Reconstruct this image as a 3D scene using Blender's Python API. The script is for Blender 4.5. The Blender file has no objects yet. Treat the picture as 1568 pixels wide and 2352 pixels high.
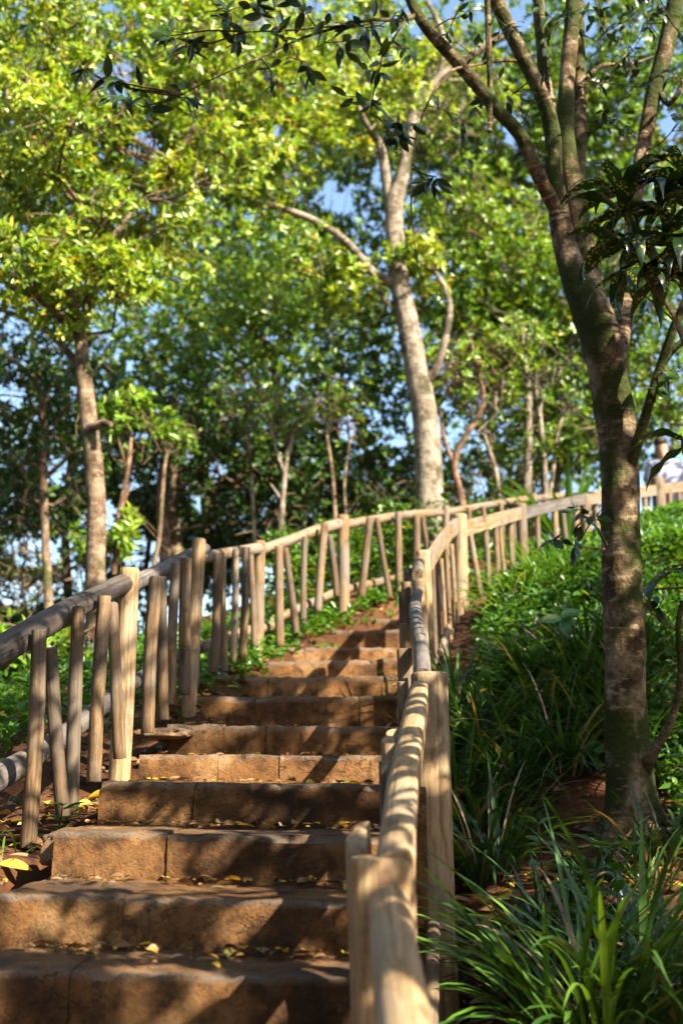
import bpy, math, random
import numpy as np
from mathutils import Vector, noise as mnoise
random.seed(7); RNG = np.random.default_rng(7)
scene = bpy.context.scene; COL = scene.collection

# ------------------------------------------------------------------ camera, sky, sun, exposure
F = 2600.0; CX, CY = 784.0, 1176.0; PITCH = math.radians(13.6)     # working units: a 1568 x 2352 frame
cp, sp = math.cos(PITCH), math.sin(PITCH)
cam = bpy.data.cameras.new('camera'); camo = bpy.data.objects.new('camera', cam); COL.objects.link(camo)
cam.sensor_fit = 'HORIZONTAL'; cam.sensor_width = 24.0; cam.lens = 24.0 * F / 1568
cam.clip_start = 0.05; cam.clip_end = 600
camo.rotation_euler = (math.pi / 2 + PITCH, 0, 0)
cam.dof.use_dof = True; cam.dof.focus_distance = 3.75; cam.dof.aperture_fstop = 2.5; cam.dof.aperture_blades = 0
scene.camera = camo
SUN = Vector((0.60, -0.52, 0.62)).normalized()
world = bpy.data.worlds.new('World'); scene.world = world; world.use_nodes = True
wn = world.node_tree; wn.nodes.clear()
sky = wn.nodes.new('ShaderNodeTexSky'); sky.sky_type = 'NISHITA'; sky.sun_disc = False
sky.sun_elevation = math.asin(SUN.z); sky.sun_rotation = math.atan2(SUN.x, SUN.y); sky.air_density = 1.3; sky.dust_density = 1.6; sky.ozone_density = 3.0
bg = wn.nodes.new('ShaderNodeBackground'); bg.inputs['Strength'].default_value = 0.072
wo = wn.nodes.new('ShaderNodeOutputWorld')
wn.links.new(sky.outputs[0], bg.inputs[0]); wn.links.new(bg.outputs[0], wo.inputs[0])
sl = bpy.data.lights.new('sun', 'SUN'); sl.energy = 5.0; sl.angle = math.radians(0.5); sl.color = (1.0, 0.90, 0.74)
so = bpy.data.objects.new('sun', sl); COL.objects.link(so); so.rotation_euler = SUN.to_track_quat('Z', 'Y').to_euler()
scene.view_settings.view_transform = 'Standard'; scene.view_settings.look = 'None'
scene.view_settings.exposure = 2.35; scene.view_settings.gamma = 1.0
scene.cycles.use_denoising = True
scene.cycles.max_bounces = 8; scene.cycles.transmission_bounces = 5; scene.cycles.diffuse_bounces = 4

def at(px, py, Y):
    xc, yc = (px - CX) / F, (CY - py) / F
    t = Y / (cp - yc * sp)
    return Vector((xc * t, Y, (sp + yc * cp) * t))
def dep(py, Y): return Y / (cp - (CY - py) / F * sp)
def rad(w, py, Y): return 0.5 * w / F * dep(py, Y)
def proj(P):
    P = np.asarray(P); d = P[:, 1] * cp + P[:, 2] * sp; u = -P[:, 1] * sp + P[:, 2] * cp
    d = np.where(d < .05, .05, d)
    return CX + F * P[:, 0] / d, CY - F * u / d, d

# ------------------------------------------------------------------ object helpers
def tag(o, label=None, cat=None, group=None, kind=None):
    for k, v in (('label', label), ('category', cat), ('group', group), ('kind', kind)):
        if v: o[k] = v
    return o
def thing(name, label, cat, loc=(0, 0, 0), group=None):
    o = bpy.data.objects.new(name, None); COL.objects.link(o); o.empty_display_size = .1
    o.location = loc; return tag(o, label, cat, group)
def link(name, me, mat, parent=None):
    o = bpy.data.objects.new(name, me); COL.objects.link(o)
    if mat: me.materials.append(mat)
    if parent:
        o.parent = parent; o.location = -Vector(parent.location)      # meshes are written in world coordinates
    return o
def np_mesh(name, V, Q, smooth=False, **attrs):
    me = bpy.data.meshes.new(name); V = np.asarray(V, dtype=np.float32); Q = np.asarray(Q, dtype=np.int32)
    me.vertices.add(len(V)); me.vertices.foreach_set('co', V.ravel())
    n = Q.shape[1]; me.loops.add(Q.size); me.loops.foreach_set('vertex_index', Q.ravel())
    me.polygons.add(len(Q)); me.polygons.foreach_set('loop_start', np.arange(0, Q.size, n, dtype=np.int32))
    if smooth: me.polygons.foreach_set('use_smooth', np.ones(len(Q), dtype=bool))
    for k, a in attrs.items():
        a = np.asarray(a, dtype=np.float32)
        if a.ndim == 1: me.attributes.new(k, 'FLOAT', 'POINT').data.foreach_set('value', a)
        else: me.attributes.new(k, 'FLOAT_VECTOR', 'POINT').data.foreach_set('vector', a.ravel())
    me.update(calc_edges=True); return me

class MB:
    """collects tubes and blocks with per-vertex wood coordinates, then links them as ONE mesh"""
    def __init__(s): s.V, s.Fc, s.tc, s.tone = [], [], [], []
    def add(s, V, Fc, tc, tone):
        b = len(s.V); s.V += [tuple(v) for v in V]; s.Fc += [tuple(i + b for i in f) for f in Fc]
        s.tc += [tuple(t) for t in tc]; s.tone += [tone] * len(V)
    def build(s, name, mat, parent=None, smooth=True):
        me = bpy.data.meshes.new(name); me.from_pydata(s.V, [], s.Fc); me.validate()
        a = me.attributes.new('tc', 'FLOAT_VECTOR', 'POINT'); a.data.foreach_set('vector', np.array(s.tc, dtype=np.float32).ravel())
        a = me.attributes.new('tone', 'FLOAT', 'POINT'); a.data.foreach_set('value', np.array(s.tone, dtype=np.float32))
        if smooth:
            me.polygons.foreach_set('use_smooth', np.ones(len(me.polygons), dtype=bool))
            try: me.set_sharp_from_angle(angle=math.radians(42))
            except Exception: pass
        return link(name, me, mat, parent)

def smooth_path(pts, rs, step):
    P = [Vector(p) for p in pts]; out, ro = [], []
    for i in range(len(P) - 1):
        p0, p1, p2, p3 = P[max(i - 1, 0)], P[i], P[i + 1], P[min(i + 2, len(P) - 1)]
        n = max(1, int((p2 - p1).length / step))
        for k in range(n):
            t = k / n; t2, t3 = t * t, t * t * t
            out.append(.5 * ((2 * p1) + (p2 - p0) * t + (2 * p0 - 5 * p1 + 4 * p2 - p3) * t2 + (3 * p1 - p0 - 3 * p2 + p3) * t3))
            ro.append(rs[i] * (1 - t) + rs[i + 1] * t)
    out.append(P[-1]); ro.append(rs[-1]); return out, ro

def tube(mb, pts, rs, seg=14, step=.06, rough=.05, nscale=4., tone=.5, prof=None, bevel=True, up=None, slant=0.):
    """tapered tube through pts; prof(theta) scales the radius (half-round, square ...)"""
    P, R = smooth_path(pts, rs, step); n = len(P); off = Vector((random.uniform(-50, 50), random.uniform(-50, 50), random.uniform(-50, 50)))
    T = [(P[min(i + 1, n - 1)] - P[max(i - 1, 0)]).normalized() for i in range(n)]
    if bevel:
        e = min(R[0], R[-1]) * .12
        P = [P[0]] + [P[0] + T[0] * e] + P[1:-1] + [P[-1] - T[-1] * e] + [P[-1]]
        R = [R[0] * .9, R[0]] + R[1:-1] + [R[-1], R[-1] * .9]; T = [T[0]] + T[:1] + T[1:-1] + T[-1:] + [T[-1]]; n = len(P)
    u = Vector(up) if up else (Vector((0, -1, 0)) if abs(T[0].y) < .8 else Vector((0, 0, 1)))
    V, Fc, tc, s = [], [], [], 0.
    for i in range(n):
        if i: s += (P[i] - P[i - 1]).length
        u = (u - T[i] * u.dot(T[i])).normalized(); v = T[i].cross(u)
        for k in range(seg):
            th = 2 * math.pi * k / seg; q = R[i] * (prof(th) if prof else 1)
            c, d = math.cos(th), math.sin(th)
            w = mnoise.noise(Vector((c * .9 + off.x, d * .9 + off.y, s * nscale + off.z)))
            w2 = 1.3 * mnoise.noise(Vector((c * 2.5 + off.y, d * 2.5 + off.z, s * nscale * 3 + off.x)))
            q *= 1 + rough * (w + .4 * w2)
            w_ = P[i] + (u * c + v * d) * q
            if slant and i >= n - 2: w_.z += slant * (w_.y - P[i].y)
            V.append(w_); tc.append((c * q + off.x * .1, d * q + off.y * .1, s + off.z * .1))
    for i in range(n - 1):
        for k in range(seg):
            a, b = i * seg + k, i * seg + (k + 1) % seg
            Fc.append((a, b, b + seg, a + seg))
    Fc.append(tuple(range(seg - 1, -1, -1))); Fc.append(tuple(range((n - 1) * seg, n * seg)))
    mb.add(V, Fc, tc, tone)

# ------------------------------------------------------------------ materials
def newmat(name):
    m = bpy.data.materials.new(name); m.use_nodes = True; nt = m.node_tree; nt.nodes.clear(); return m, nt
def nd(nt, typ, ins=None, **pr):
    n = nt.nodes.new(typ)
    for k, v in pr.items(): setattr(n, k, v)
    for k, v in (ins or {}).items():
        if isinstance(v, bpy.types.NodeSocket): nt.links.new(v, n.inputs[k])
        else: n.inputs[k].default_value = v
    return n
def ramp(nt, fac, stops, interp='LINEAR'):
    n = nt.nodes.new('ShaderNodeValToRGB'); n.color_ramp.interpolation = interp
    while len(n.color_ramp.elements) < len(stops): n.color_ramp.elements.new(.5)
    for e, (p, c) in zip(n.color_ramp.elements, stops): e.position = p; e.color = (*c, 1) if len(c) == 3 else c
    nt.links.new(fac, n.inputs[0]); return n.outputs[0]
def mixc(nt, fac, a, b, mode='MIX'):
    n = nt.nodes.new('ShaderNodeMix'); n.data_type = 'RGBA'; n.blend_type = mode
    for s, v in ((0, fac), (6, a), (7, b)):
        if isinstance(v, bpy.types.NodeSocket): nt.links.new(v, n.inputs[s])
        else: n.inputs[s].default_value = v if s == 0 else (*v, 1)
    return n.outputs[2]
def mth(nt, op, a, b=0.):
    n = nt.nodes.new('ShaderNodeMath'); n.operation = op
    for i, v in enumerate((a, b)):
        if isinstance(v, bpy.types.NodeSocket): nt.links.new(v, n.inputs[i])
        else: n.inputs[i].default_value = v
    return n.outputs[0]
def noise_(nt, vec, scale, detail=5, rough=.6):
    return nd(nt, 'ShaderNodeTexNoise', {'Vector': vec, 'Scale': scale, 'Detail': detail, 'Roughness': rough}).outputs['Fac']
def finish(nt, col, rough, bump=None, bstr=.5, bdist=.01, spec=.4):
    b = nd(nt, 'ShaderNodeBsdfPrincipled', {'Base Color': col, 'Roughness': rough, 'Specular IOR Level': spec})
    if bump is not None:
        bn = nd(nt, 'ShaderNodeBump', {'Height': bump, 'Strength': bstr, 'Distance': bdist}); nt.links.new(bn.outputs[0], b.inputs['Normal'])
    o = nt.nodes.new('ShaderNodeOutputMaterial'); nt.links.new(b.outputs[0], o.inputs[0]); return b

def wood_mat(name, dark, mid, light, grey, greyamt):
    m, nt = newmat(name)
    tc = nd(nt, 'ShaderNodeAttribute', attribute_name='tc').outputs['Vector']
    tone = nd(nt, 'ShaderNodeAttribute', attribute_name='tone').outputs['Fac']
    st = lambda sx, sz: nd(nt, 'ShaderNodeMapping', {'Vector': tc, 'Scale': (sx, sx, sz)}).outputs[0]
    wobble = nd(nt, 'ShaderNodeTexNoise', {'Vector': st(6, 4), 'Scale': 1., 'Detail': 2.}).outputs['Color']
    warped = nd(nt, 'ShaderNodeVectorMath', {0: st(34, 1.6), 1: nd(nt, 'ShaderNodeVectorMath', {0: wobble, 1: (2.6, 2.6, 1.2)}, operation='MULTIPLY').outputs[0]}, operation='ADD').outputs[0]
    grain = noise_(nt, warped, 1.6, 6, .65)
    fine = noise_(nt, st(190, 7), 1., 4, .6)
    blot = noise_(nt, st(5, 3), 1., 5, .6)
    c = ramp(nt, grain, [(.34, dark), (.49, mid), (.66, light)])
    c = mixc(nt, ramp(nt, blot, [(.44, (0, 0, 0)), (.58, (greyamt,) * 3)]), c, grey)
    streak = ramp(nt, noise_(nt, st(70, .9), 1., 3, .7), [(.56, (0, 0, 0)), (.63, (.5,) * 3)])
    c = mixc(nt, streak, c, tuple(x * .42 for x in dark))
    stain = ramp(nt, noise_(nt, st(9, 5), 1., 6, .7), [(.54, (0, 0, 0)), (.64, (.55,) * 3)])
    c = mixc(nt, stain, c, (.035, .03, .018))
    k = nd(nt, 'ShaderNodeTexVoronoi', {'Vector': st(9, 4.2), 'Scale': 1.0, 'Randomness': 1.}).outputs['Distance']
    c = mixc(nt, ramp(nt, k, [(.09, (.85,) * 3), (.22, (0, 0, 0))]), c, (.07, .035, .018))
    c = mixc(nt, mth(nt, 'MULTIPLY', mth(nt, 'SUBTRACT', 1., tone), 1.05), c, mixc(nt, 1., c, (.33, .29, .25), 'MULTIPLY'))
    h = mth(nt, 'ADD', mth(nt, 'MULTIPLY', grain, .7), mth(nt, 'MULTIPLY', fine, .35))
    h = mth(nt, 'SUBTRACT', h, mth(nt, 'MULTIPLY', streak, .6))
    finish(nt, c, .78, h, .55, .006, .3); return m
WOOD = wood_mat('weathered_wood', (.085, .046, .018), (.175, .108, .048), (.26, .175, .095), (.155, .128, .098), .85)
WOODGREY = wood_mat('grey_wood', (.05, .038, .03), (.10, .082, .068), (.165, .14, .118), (.13, .118, .108), .7)
WOODPALE = wood_mat('pale_wood', (.155, .088, .036), (.265, .168, .076), (.345, .235, .125), (.225, .18, .125), .55)

def bark_mat(name, a, b, c_, moss, mossamt, band=1., scale=1.):
    m, nt = newmat(name)
    tc = nd(nt, 'ShaderNodeAttribute', attribute_name='tc').outputs['Vector']
    st = lambda sx, sz: nd(nt, 'ShaderNodeMapping', {'Vector': tc, 'Scale': (sx * scale, sx * scale, sz * scale)}).outputs[0]
    n1 = noise_(nt, st(9, 7), 1., 7, .68); n2 = noise_(nt, st(10, 34), 1., 5, .7); n3 = noise_(nt, st(70, 60), 1., 4, .65)
    c = ramp(nt, n1, [(.40, a), (.5, b), (.60, c_)])
    c = mixc(nt, ramp(nt, n2, [(.54, (0, 0, 0)), (.62, (.75 * band,) * 3)]), c, tuple(min(1, x * 1.5) for x in c_))
    c = mixc(nt, ramp(nt, n3, [(.5, (0, 0, 0)), (.7, (.55,) * 3)]), c, tuple(x * .4 for x in a))
    mo = noise_(nt, st(4.2, 2.6), 1., 6, .62)
    c = mixc(nt, ramp(nt, mo, [(.60 - .2 * mossamt, (0, 0, 0)), (.68 - .2 * mossamt, (.92,) * 3)]), c, mixc(nt, n3, moss, tuple(x * .45 for x in moss)))
    h = mth(nt, 'ADD', mth(nt, 'MULTIPLY', n1, .8), mth(nt, 'ADD', mth(nt, 'MULTIPLY', n3, .4), mth(nt, 'MULTIPLY', n2, .5)))
    finish(nt, c, .9, h, 1., .022, .15); return m
BARK_MOSS = bark_mat('mossy_bark', (.036, .021, .009), (.10, .065, .031), (.205, .15, .092), (.032, .046, .004), .62)
BARK_PALE = bark_mat('pale_bark', (.085, .062, .042), (.165, .13, .092), (.26, .215, .16), (.06, .055, .022), .35, .8)
BARK_BROWN = bark_mat('brown_bark', (.06, .036, .02), (.125, .082, .05), (.21, .155, .10), (.06, .07, .02), .3, .6)
BARK_RED = bark_mat('reddish_bark', (.07, .036, .02), (.13, .075, .045), (.21, .135, .085), (.08, .06, .02), .1, .4)

def leaf_mat(name, stops, trans=.35, rough=.38, tcol=1.35, spec=.5):
    m, nt = newmat(name)
    tint = nd(nt, 'ShaderNodeAttribute', attribute_name='tint').outputs['Fac']
    c = ramp(nt, tint, stops)
    geo = nd(nt, 'ShaderNodeNewGeometry')
    vein = noise_(nt, nd(nt, 'ShaderNodeTexCoord').outputs['Object'], 60., 3, .6)
    c = mixc(nt, mth(nt, 'MULTIPLY', vein, .35), c, mixc(nt, 1., c, (.45, .5, .4), 'MULTIPLY'))
    p = nd(nt, 'ShaderNodeBsdfPrincipled', {'Base Color': c, 'Roughness': rough, 'Specular IOR Level': spec})
    t = nd(nt, 'ShaderNodeBsdfTranslucent', {'Color': mixc(nt, 1., c, (tcol * 1.15, tcol, tcol * .35), 'MULTIPLY')})
    mx = nd(nt, 'ShaderNodeMixShader', {0: trans, 1: p.outputs[0], 2: t.outputs[0]})
    o = nt.nodes.new('ShaderNodeOutputMaterial'); nt.links.new(mx.outputs[0], o.inputs[0]); return m
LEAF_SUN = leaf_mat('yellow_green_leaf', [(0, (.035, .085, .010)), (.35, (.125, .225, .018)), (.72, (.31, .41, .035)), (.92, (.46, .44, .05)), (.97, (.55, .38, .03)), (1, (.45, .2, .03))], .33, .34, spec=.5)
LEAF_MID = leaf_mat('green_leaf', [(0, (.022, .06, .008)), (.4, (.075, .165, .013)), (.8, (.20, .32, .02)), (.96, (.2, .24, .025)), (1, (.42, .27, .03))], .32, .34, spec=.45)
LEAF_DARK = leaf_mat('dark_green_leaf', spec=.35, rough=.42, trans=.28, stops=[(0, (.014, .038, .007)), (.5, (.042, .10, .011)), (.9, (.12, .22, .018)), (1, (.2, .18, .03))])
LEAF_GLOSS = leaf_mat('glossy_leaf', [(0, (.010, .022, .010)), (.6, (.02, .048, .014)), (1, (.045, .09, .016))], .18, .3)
GRASS_M = leaf_mat('strap_grass', [(0, (.014, .040, .009)), (.5, (.036, .09, .012)), (.86, (.075, .17, .014)), (.93, (.11, .19, .02)), (.96, (.30, .19, .10)), (1, (.36, .24, .14))], .28, .36)
GRASS_B = leaf_mat('bright_grass', [(0, (.03, .075, .01)), (.5, (.06, .15, .012)), (.9, (.12, .22, .02)), (1, (.4, .3, .16))], .36, .34)
COVER_M = leaf_mat('ground_cover_leaf', [(0, (.018, .055, .010)), (.5, (.045, .125, .014)), (.9, (.09, .20, .018)), (1, (.2, .27, .03))], .36, .36)
LITTER_M = leaf_mat('dry_leaf', [(0, (.07, .03, .014)), (.3, (.16, .075, .03)), (.55, (.22, .12, .055)), (.80, (.30, .2, .11)), (.88, (.5, .27, .02)), (.95, (.55, .36, .03)), (1, (.09, .13, .02))], .2, .6, 1.1, .3)

def croton_mat():
    m, nt = newmat('spotted_leaf')
    tc = nd(nt, 'ShaderNodeTexCoord').outputs['Object']
    v = nd(nt, 'ShaderNodeTexVoronoi', {'Vector': tc, 'Scale': 62., 'Randomness': 1.}).outputs['Distance']
    msk = noise_(nt, tc, 11., 2, .5)
    f = mth(nt, 'MULTIPLY', ramp(nt, v, [(.28, (1, 1, 1)), (.38, (0, 0, 0))]), ramp(nt, msk, [(.47, (0, 0, 0)), (.54, (1, 1, 1))]))
    base = mixc(nt, noise_(nt, tc, 20., 3, .5), (.008, .022, .008), (.026, .062, .014))
    c = mixc(nt, f, base, (.42, .37, .02))
    p = nd(nt, 'ShaderNodeBsdfPrincipled', {'Base Color': c, 'Roughness': .26, 'Specular IOR Level': .55})
    t = nd(nt, 'ShaderNodeBsdfTranslucent', {'Color': mixc(nt, 1., c, (1.4, 1.4, .6), 'MULTIPLY')})
    mx = nd(nt, 'ShaderNodeMixShader', {0: .3, 1: p.outputs[0], 2: t.outputs[0]})
    o = nt.nodes.new('ShaderNodeOutputMaterial'); nt.links.new(mx.outputs[0], o.inputs[0]); return m
CROTON = croton_mat()

def stone_mat():
    m, nt = newmat('brown_stone')
    tc = nd(nt, 'ShaderNodeTexCoord').outputs['Object']
    a = noise_(nt, tc, 3.2, 8, .66); b = noise_(nt, tc, 15., 8, .72); g = noise_(nt, tc, 120., 5, .7); d = noise_(nt, tc, 1.4, 4, .6)
    c = ramp(nt, a, [(.36, (.07, .032, .012)), (.46, (.135, .061, .021)), (.55, (.19, .09, .031)), (.66, (.245, .138, .06))])
    c = mixc(nt, ramp(nt, b, [(.48, (0, 0, 0)), (.60, (.8,) * 3)]), c, (.042, .022, .010))
    c = mixc(nt, ramp(nt, b, [(.28, (.55,) * 3), (.40, (0, 0, 0))]), c, (.25, .165, .085))
    pit = ramp(nt, g, [(.30, (.8,) * 3), (.42, (0, 0, 0))]); c = mixc(nt, pit, c, (.03, .017, .008))
    c = mixc(nt, ramp(nt, g, [(.62, (0, 0, 0)), (.75, (.45,) * 3)]), c, (.30, .21, .125))
    c = mixc(nt, ramp(nt, d, [(.55, (0, 0, 0)), (.7, (.45,) * 3)]), c, (.035, .03, .013))
    wear_and_light = nd(nt, 'ShaderNodeAttribute', attribute_name='wear_and_light').outputs['Fac']     # trodden tops paler and greyer; lit look of the noses painted in too
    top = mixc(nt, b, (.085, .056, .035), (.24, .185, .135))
    wv = mth(nt, 'MULTIPLY', wear_and_light, mth(nt, 'ADD', .45, mth(nt, 'MULTIPLY', b, .9)))
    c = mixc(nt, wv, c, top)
    gr = nd(nt, 'ShaderNodeAttribute', attribute_name='step_darken').outputs['Fac']
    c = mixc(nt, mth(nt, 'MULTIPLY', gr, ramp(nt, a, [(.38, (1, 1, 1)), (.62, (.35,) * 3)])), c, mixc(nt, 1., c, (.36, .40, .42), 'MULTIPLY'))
    ck = nd(nt, 'ShaderNodeTexVoronoi', {'Vector': nd(nt, 'ShaderNodeVectorMath', {0: tc, 1: nd(nt, 'ShaderNodeTexNoise', {'Vector': tc, 'Scale': 8., 'Detail': 4.}).outputs['Color']}, operation='ADD').outputs[0], 'Scale': 1.5}, feature='DISTANCE_TO_EDGE').outputs['Distance']
    crack = mth(nt, 'MULTIPLY', ramp(nt, ck, [(.003, (.8,) * 3), (.008, (0, 0, 0))]), ramp(nt, d, [(.48, (0, 0, 0)), (.53, (1, 1, 1))])); c = mixc(nt, crack, c, (.035, .02, .012))
    h = mth(nt, 'ADD', mth(nt, 'MULTIPLY', b, .9), mth(nt, 'MULTIPLY', g, .5))
    h = mth(nt, 'SUBTRACT', h, mth(nt, 'ADD', mth(nt, 'MULTIPLY', crack, .9), mth(nt, 'MULTIPLY', pit, .35)))
    finish(nt, c, .92, h, .85, .012, .15); return m
STONE = stone_mat()
def soil_mat():
    m, nt = newmat('red_soil')
    tc = nd(nt, 'ShaderNodeTexCoord').outputs['Object']
    a = noise_(nt, tc, 2.5, 7, .65); b = noise_(nt, tc, 26., 6, .7)
    c = ramp(nt, a, [(.38, (.035, .014, .007)), (.52, (.08, .032, .014)), (.64, (.12, .056, .026))])
    c = mixc(nt, ramp(nt, b, [(.5, (0, 0, 0)), (.65, (.6,) * 3)]), c, (.05, .03, .018))
    finish(nt, c, .95, mth(nt, 'ADD', a, b), .9, .03, .1); return m
SOIL = soil_mat()
def plain_mat(name, col, rough=.8, var=.25, sc=30.):
    m, nt = newmat(name); tc = nd(nt, 'ShaderNodeTexCoord').outputs['Object']
    n = noise_(nt, tc, sc, 4, .6); finish(nt, mixc(nt, n, col, tuple(x * (1 - var) for x in col)), rough, n, .2, .004, .3); return m

# ------------------------------------------------------------------ terrain
LP = np.array([(-1.4, -5, -2.2), (-1.25, 1, -.85), (-1.15, 2.4, -.47), (-1.05, 3.3, -.2), (-.87, 4.6, 0), (-.80, 5.6, .37), (-.56, 7.4, .83), (.0, 8.7, 1.27),
               (.92, 10.3, 2.0), (1.95, 11.6, 2.4), (3.6, 12.8, 2.55), (9, 14, 2.7), (30, 16, 3)], float)
RP = np.array([(.0, -5, -2.2), (.0, 1, -1.45), (.08, 2.17, -1.2), (.29, 3.7, -.86), (.33, 4.4, -.56), (.38, 5.2, -.12), (.43, 5.9, .3), (.58, 6.8, .75), (.82, 7.7, 1.15), (1.42, 9, 1.62), (2.14, 10, 1.95),
               (3.05, 11, 2.25), (9, 12.3, 2.5), (30, 13, 2.8)], float)
def near(PL, x, y):
    best = np.full(x.shape, 1e9); z = np.zeros_like(best); sgn = np.zeros_like(best)
    for a, b in zip(PL[:-1], PL[1:]):
        d = b - a; L2 = d[0] ** 2 + d[1] ** 2
        t = np.clip(((x - a[0]) * d[0] + (y - a[1]) * d[1]) / L2, 0, 1)
        dx, dy = x - a[0] - t * d[0], y - a[1] - t * d[1]; q = np.hypot(dx, dy); s = np.sign(d[0] * (y - a[1]) - d[1] * (x - a[0]))
        m = q < best - 1e-9; best = np.where(m, q, best); z = np.where(m, a[2] + t * d[2], z); sgn = np.where(m, s, sgn)
    return best * sgn, z                                              # positive: left of the line
def ground(x, y):
    x = np.asarray(x, float); y = np.asarray(y, float)
    dl, zl = near(LP, x, y); dr, zr = near(RP, x, y); dr = -dr
    left = zl - .03 - .05 * dl - .035 * np.maximum(dl - .8, 0) ** 2
    left = np.maximum(left, zl - 3.5 - .02 * dl)
    right = zr + .16 * np.minimum(dr, 5) + .07 * np.sin(np.minimum(dr, 1.6) * 1.9) + .26 * (1 - np.exp(-np.maximum(dr, 0) / .12)) * np.clip((4.9 - y) / 1.0, 0, 1)
    di, dj = np.maximum(-dl, 0), np.maximum(-dr, 0); w = di / (di + dj + 1e-6)
    inside = zl * (1 - w) + zr * w
    sm = np.clip((di - .10) / .12, 0, 1); sm = sm * sm * (3 - 2 * sm); top = np.clip((10.4 - y) / .5, 0, 1)
    inside = np.where(y < 10.4, zl - .03 - sm * .45 * top + 0 * zr, inside)
    wr = np.clip(1 - dj / .09, 0, 1) * (y < 10.4) * top; inside = inside * (1 - wr) + (zr - .02) * wr
    z = np.where(dl > 0, left, np.where(dr > 0, right, inside))
    return z + .02 * np.sin(x * 3.1 + y * 1.7) * np.sin(y * 4.3 - x) + .01 * np.sin(x * 11 + 2 * y) * np.sin(y * 9)
def axis(lo, a, b, hi, fine, n):
    return np.concatenate([a - (a - lo) * np.linspace(1, 0, n, endpoint=False) ** 2, np.arange(a, b, fine), b + (hi - b) * np.linspace(0, 1, n) ** 2])
gx = axis(-90, -3.2, 4.2, 90, .05, 30); gy = axis(-30, 1.0, 13, 130, .06, 30)
GX, GY = np.meshgrid(gx, gy); GZ = ground(GX, GY)
idx = np.arange(GX.size).reshape(GX.shape); Q = np.stack([idx[:-1, :-1], idx[:-1, 1:], idx[1:, 1:], idx[1:, :-1]], -1).reshape(-1, 4)
tag(link('ground', np_mesh('ground', np.stack([GX, GY, GZ], -1).reshape(-1, 3), Q, True), SOIL), kind='structure')

# ------------------------------------------------------------------ stone steps
STEPS = [  # front Y, top line px at the left end / right, left end px, joints px, nosing tilt
    (2.05, 2660, 2670, -220, [120]), (2.45, 2226, 2248, -80, [160]), (2.76, 2052, 2070, -6, [285]), (3.16, 1908, 1918, 124, [385]), (3.62, 1796, 1806, 228, [446]),
    (4.3, 1733, 1735, 320, [500, 642]), (5.0, 1663, 1665, 384, [513, 612, 785]), (5.7, 1598, 1597, 441, [586]), (6.4, 1550, 1551, 490, [616]), (7.05, 1521, 1512, 545, [676]),
    (7.65, 1488, 1485, 625, [700]), (8.25, 1449, 1447, 690, [800]), (8.85, 1420, 1421, 760, []), (9.45, 1399, 1400, 832, [])]
def rough_block(x0, x1, y0, y1, zt, zb, seed, slope=0., res=.016, skew=0.):
    """one hewn block: rounded, uneven box as (V, F, wear)"""
    nx, ny, nz = max(3, int((x1 - x0) / res)), max(3, int((y1 - y0) / (res * 2.2))), max(3, int((zt - zb) / res))
    pts, key, faces = [], {}, []
    def vid(i, j, k):
        if (i, j, k) not in key: key[(i, j, k)] = len(pts); pts.append((i, j, k))
        return key[(i, j, k)]
    for i in range(nx):
        for k in range(nz): faces.append((vid(i, 0, k), vid(i + 1, 0, k), vid(i + 1, 0, k + 1), vid(i, 0, k + 1)))
        for j in range(ny): faces.append((vid(i, j, nz), vid(i + 1, j, nz), vid(i + 1, j + 1, nz), vid(i, j + 1, nz)))
    for j in range(ny):
        for k in range(nz):
            faces.append((vid(0, j + 1, k), vid(0, j, k), vid(0, j, k + 1), vid(0, j + 1, k + 1)))
            faces.append((vid(nx, j, k), vid(nx, j + 1, k), vid(nx, j + 1, k + 1), vid(nx, j, k + 1)))
    V, W = [], []; o = Vector((seed * 3.7, seed * 1.3, seed * 7.1))
    for i, j, k in pts:
        fx, fy, fz = i / nx, j / ny, k / nz
        p = Vector((x0 + (x1 - x0) * fx, y0 + (y1 - y0) * fy, zb + (zt - zb) * fz))
        e = .006                                                      # round the arrises
        dx = min(p.x - x0, x1 - p.x); dz = zt - p.z; dy = p.y - y0
        if dz < e and dy < e:
            q = e - math.hypot(e - dz, e - dy)
            if q < 0: p.z += q * .7; p.y -= q * .7
            if dz == 0 and dy == 0: p.z -= .006; p.y += .006
        if dx < e and dy < e: p.y += (e - dx) * .15
        if dx < e and dz < e: p.z -= (e - dx) * .2
        n1 = mnoise.noise(p * 3.1 + o); n2 = mnoise.noise(p * 9. + o); n3 = mnoise.noise(p * 27. + o)
        d = .004 * n1 + .006 * n2 + .0045 * n3
        edge = max(0, 1 - dz / .04) * max(0, 1 - dy / .04)
        chip = (max(0, mnoise.noise(p * 9.3 + o * 2) - .12) + .6 * max(0, mnoise.noise(p * 24 + o) - .1)) * edge
        if j == 0 or dy < .02: p.y += d + chip * .05
        if k == nz or dz < .02: p.z += d * .75 - chip * .05
        p.z += slope * (p.x - x0) + .004 * mnoise.noise(Vector((p.x * 2.2, seed, 0)))
        p.y += skew * (p.x + .8)
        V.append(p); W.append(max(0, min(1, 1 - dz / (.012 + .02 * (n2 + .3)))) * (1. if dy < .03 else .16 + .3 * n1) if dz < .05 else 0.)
    return V, faces, W
stairs = thing('stone_staircase', 'flight of brown stone block steps climbing between the log railings', 'staircase', (-.4, 2.05, -.9))
SK = []
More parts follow.
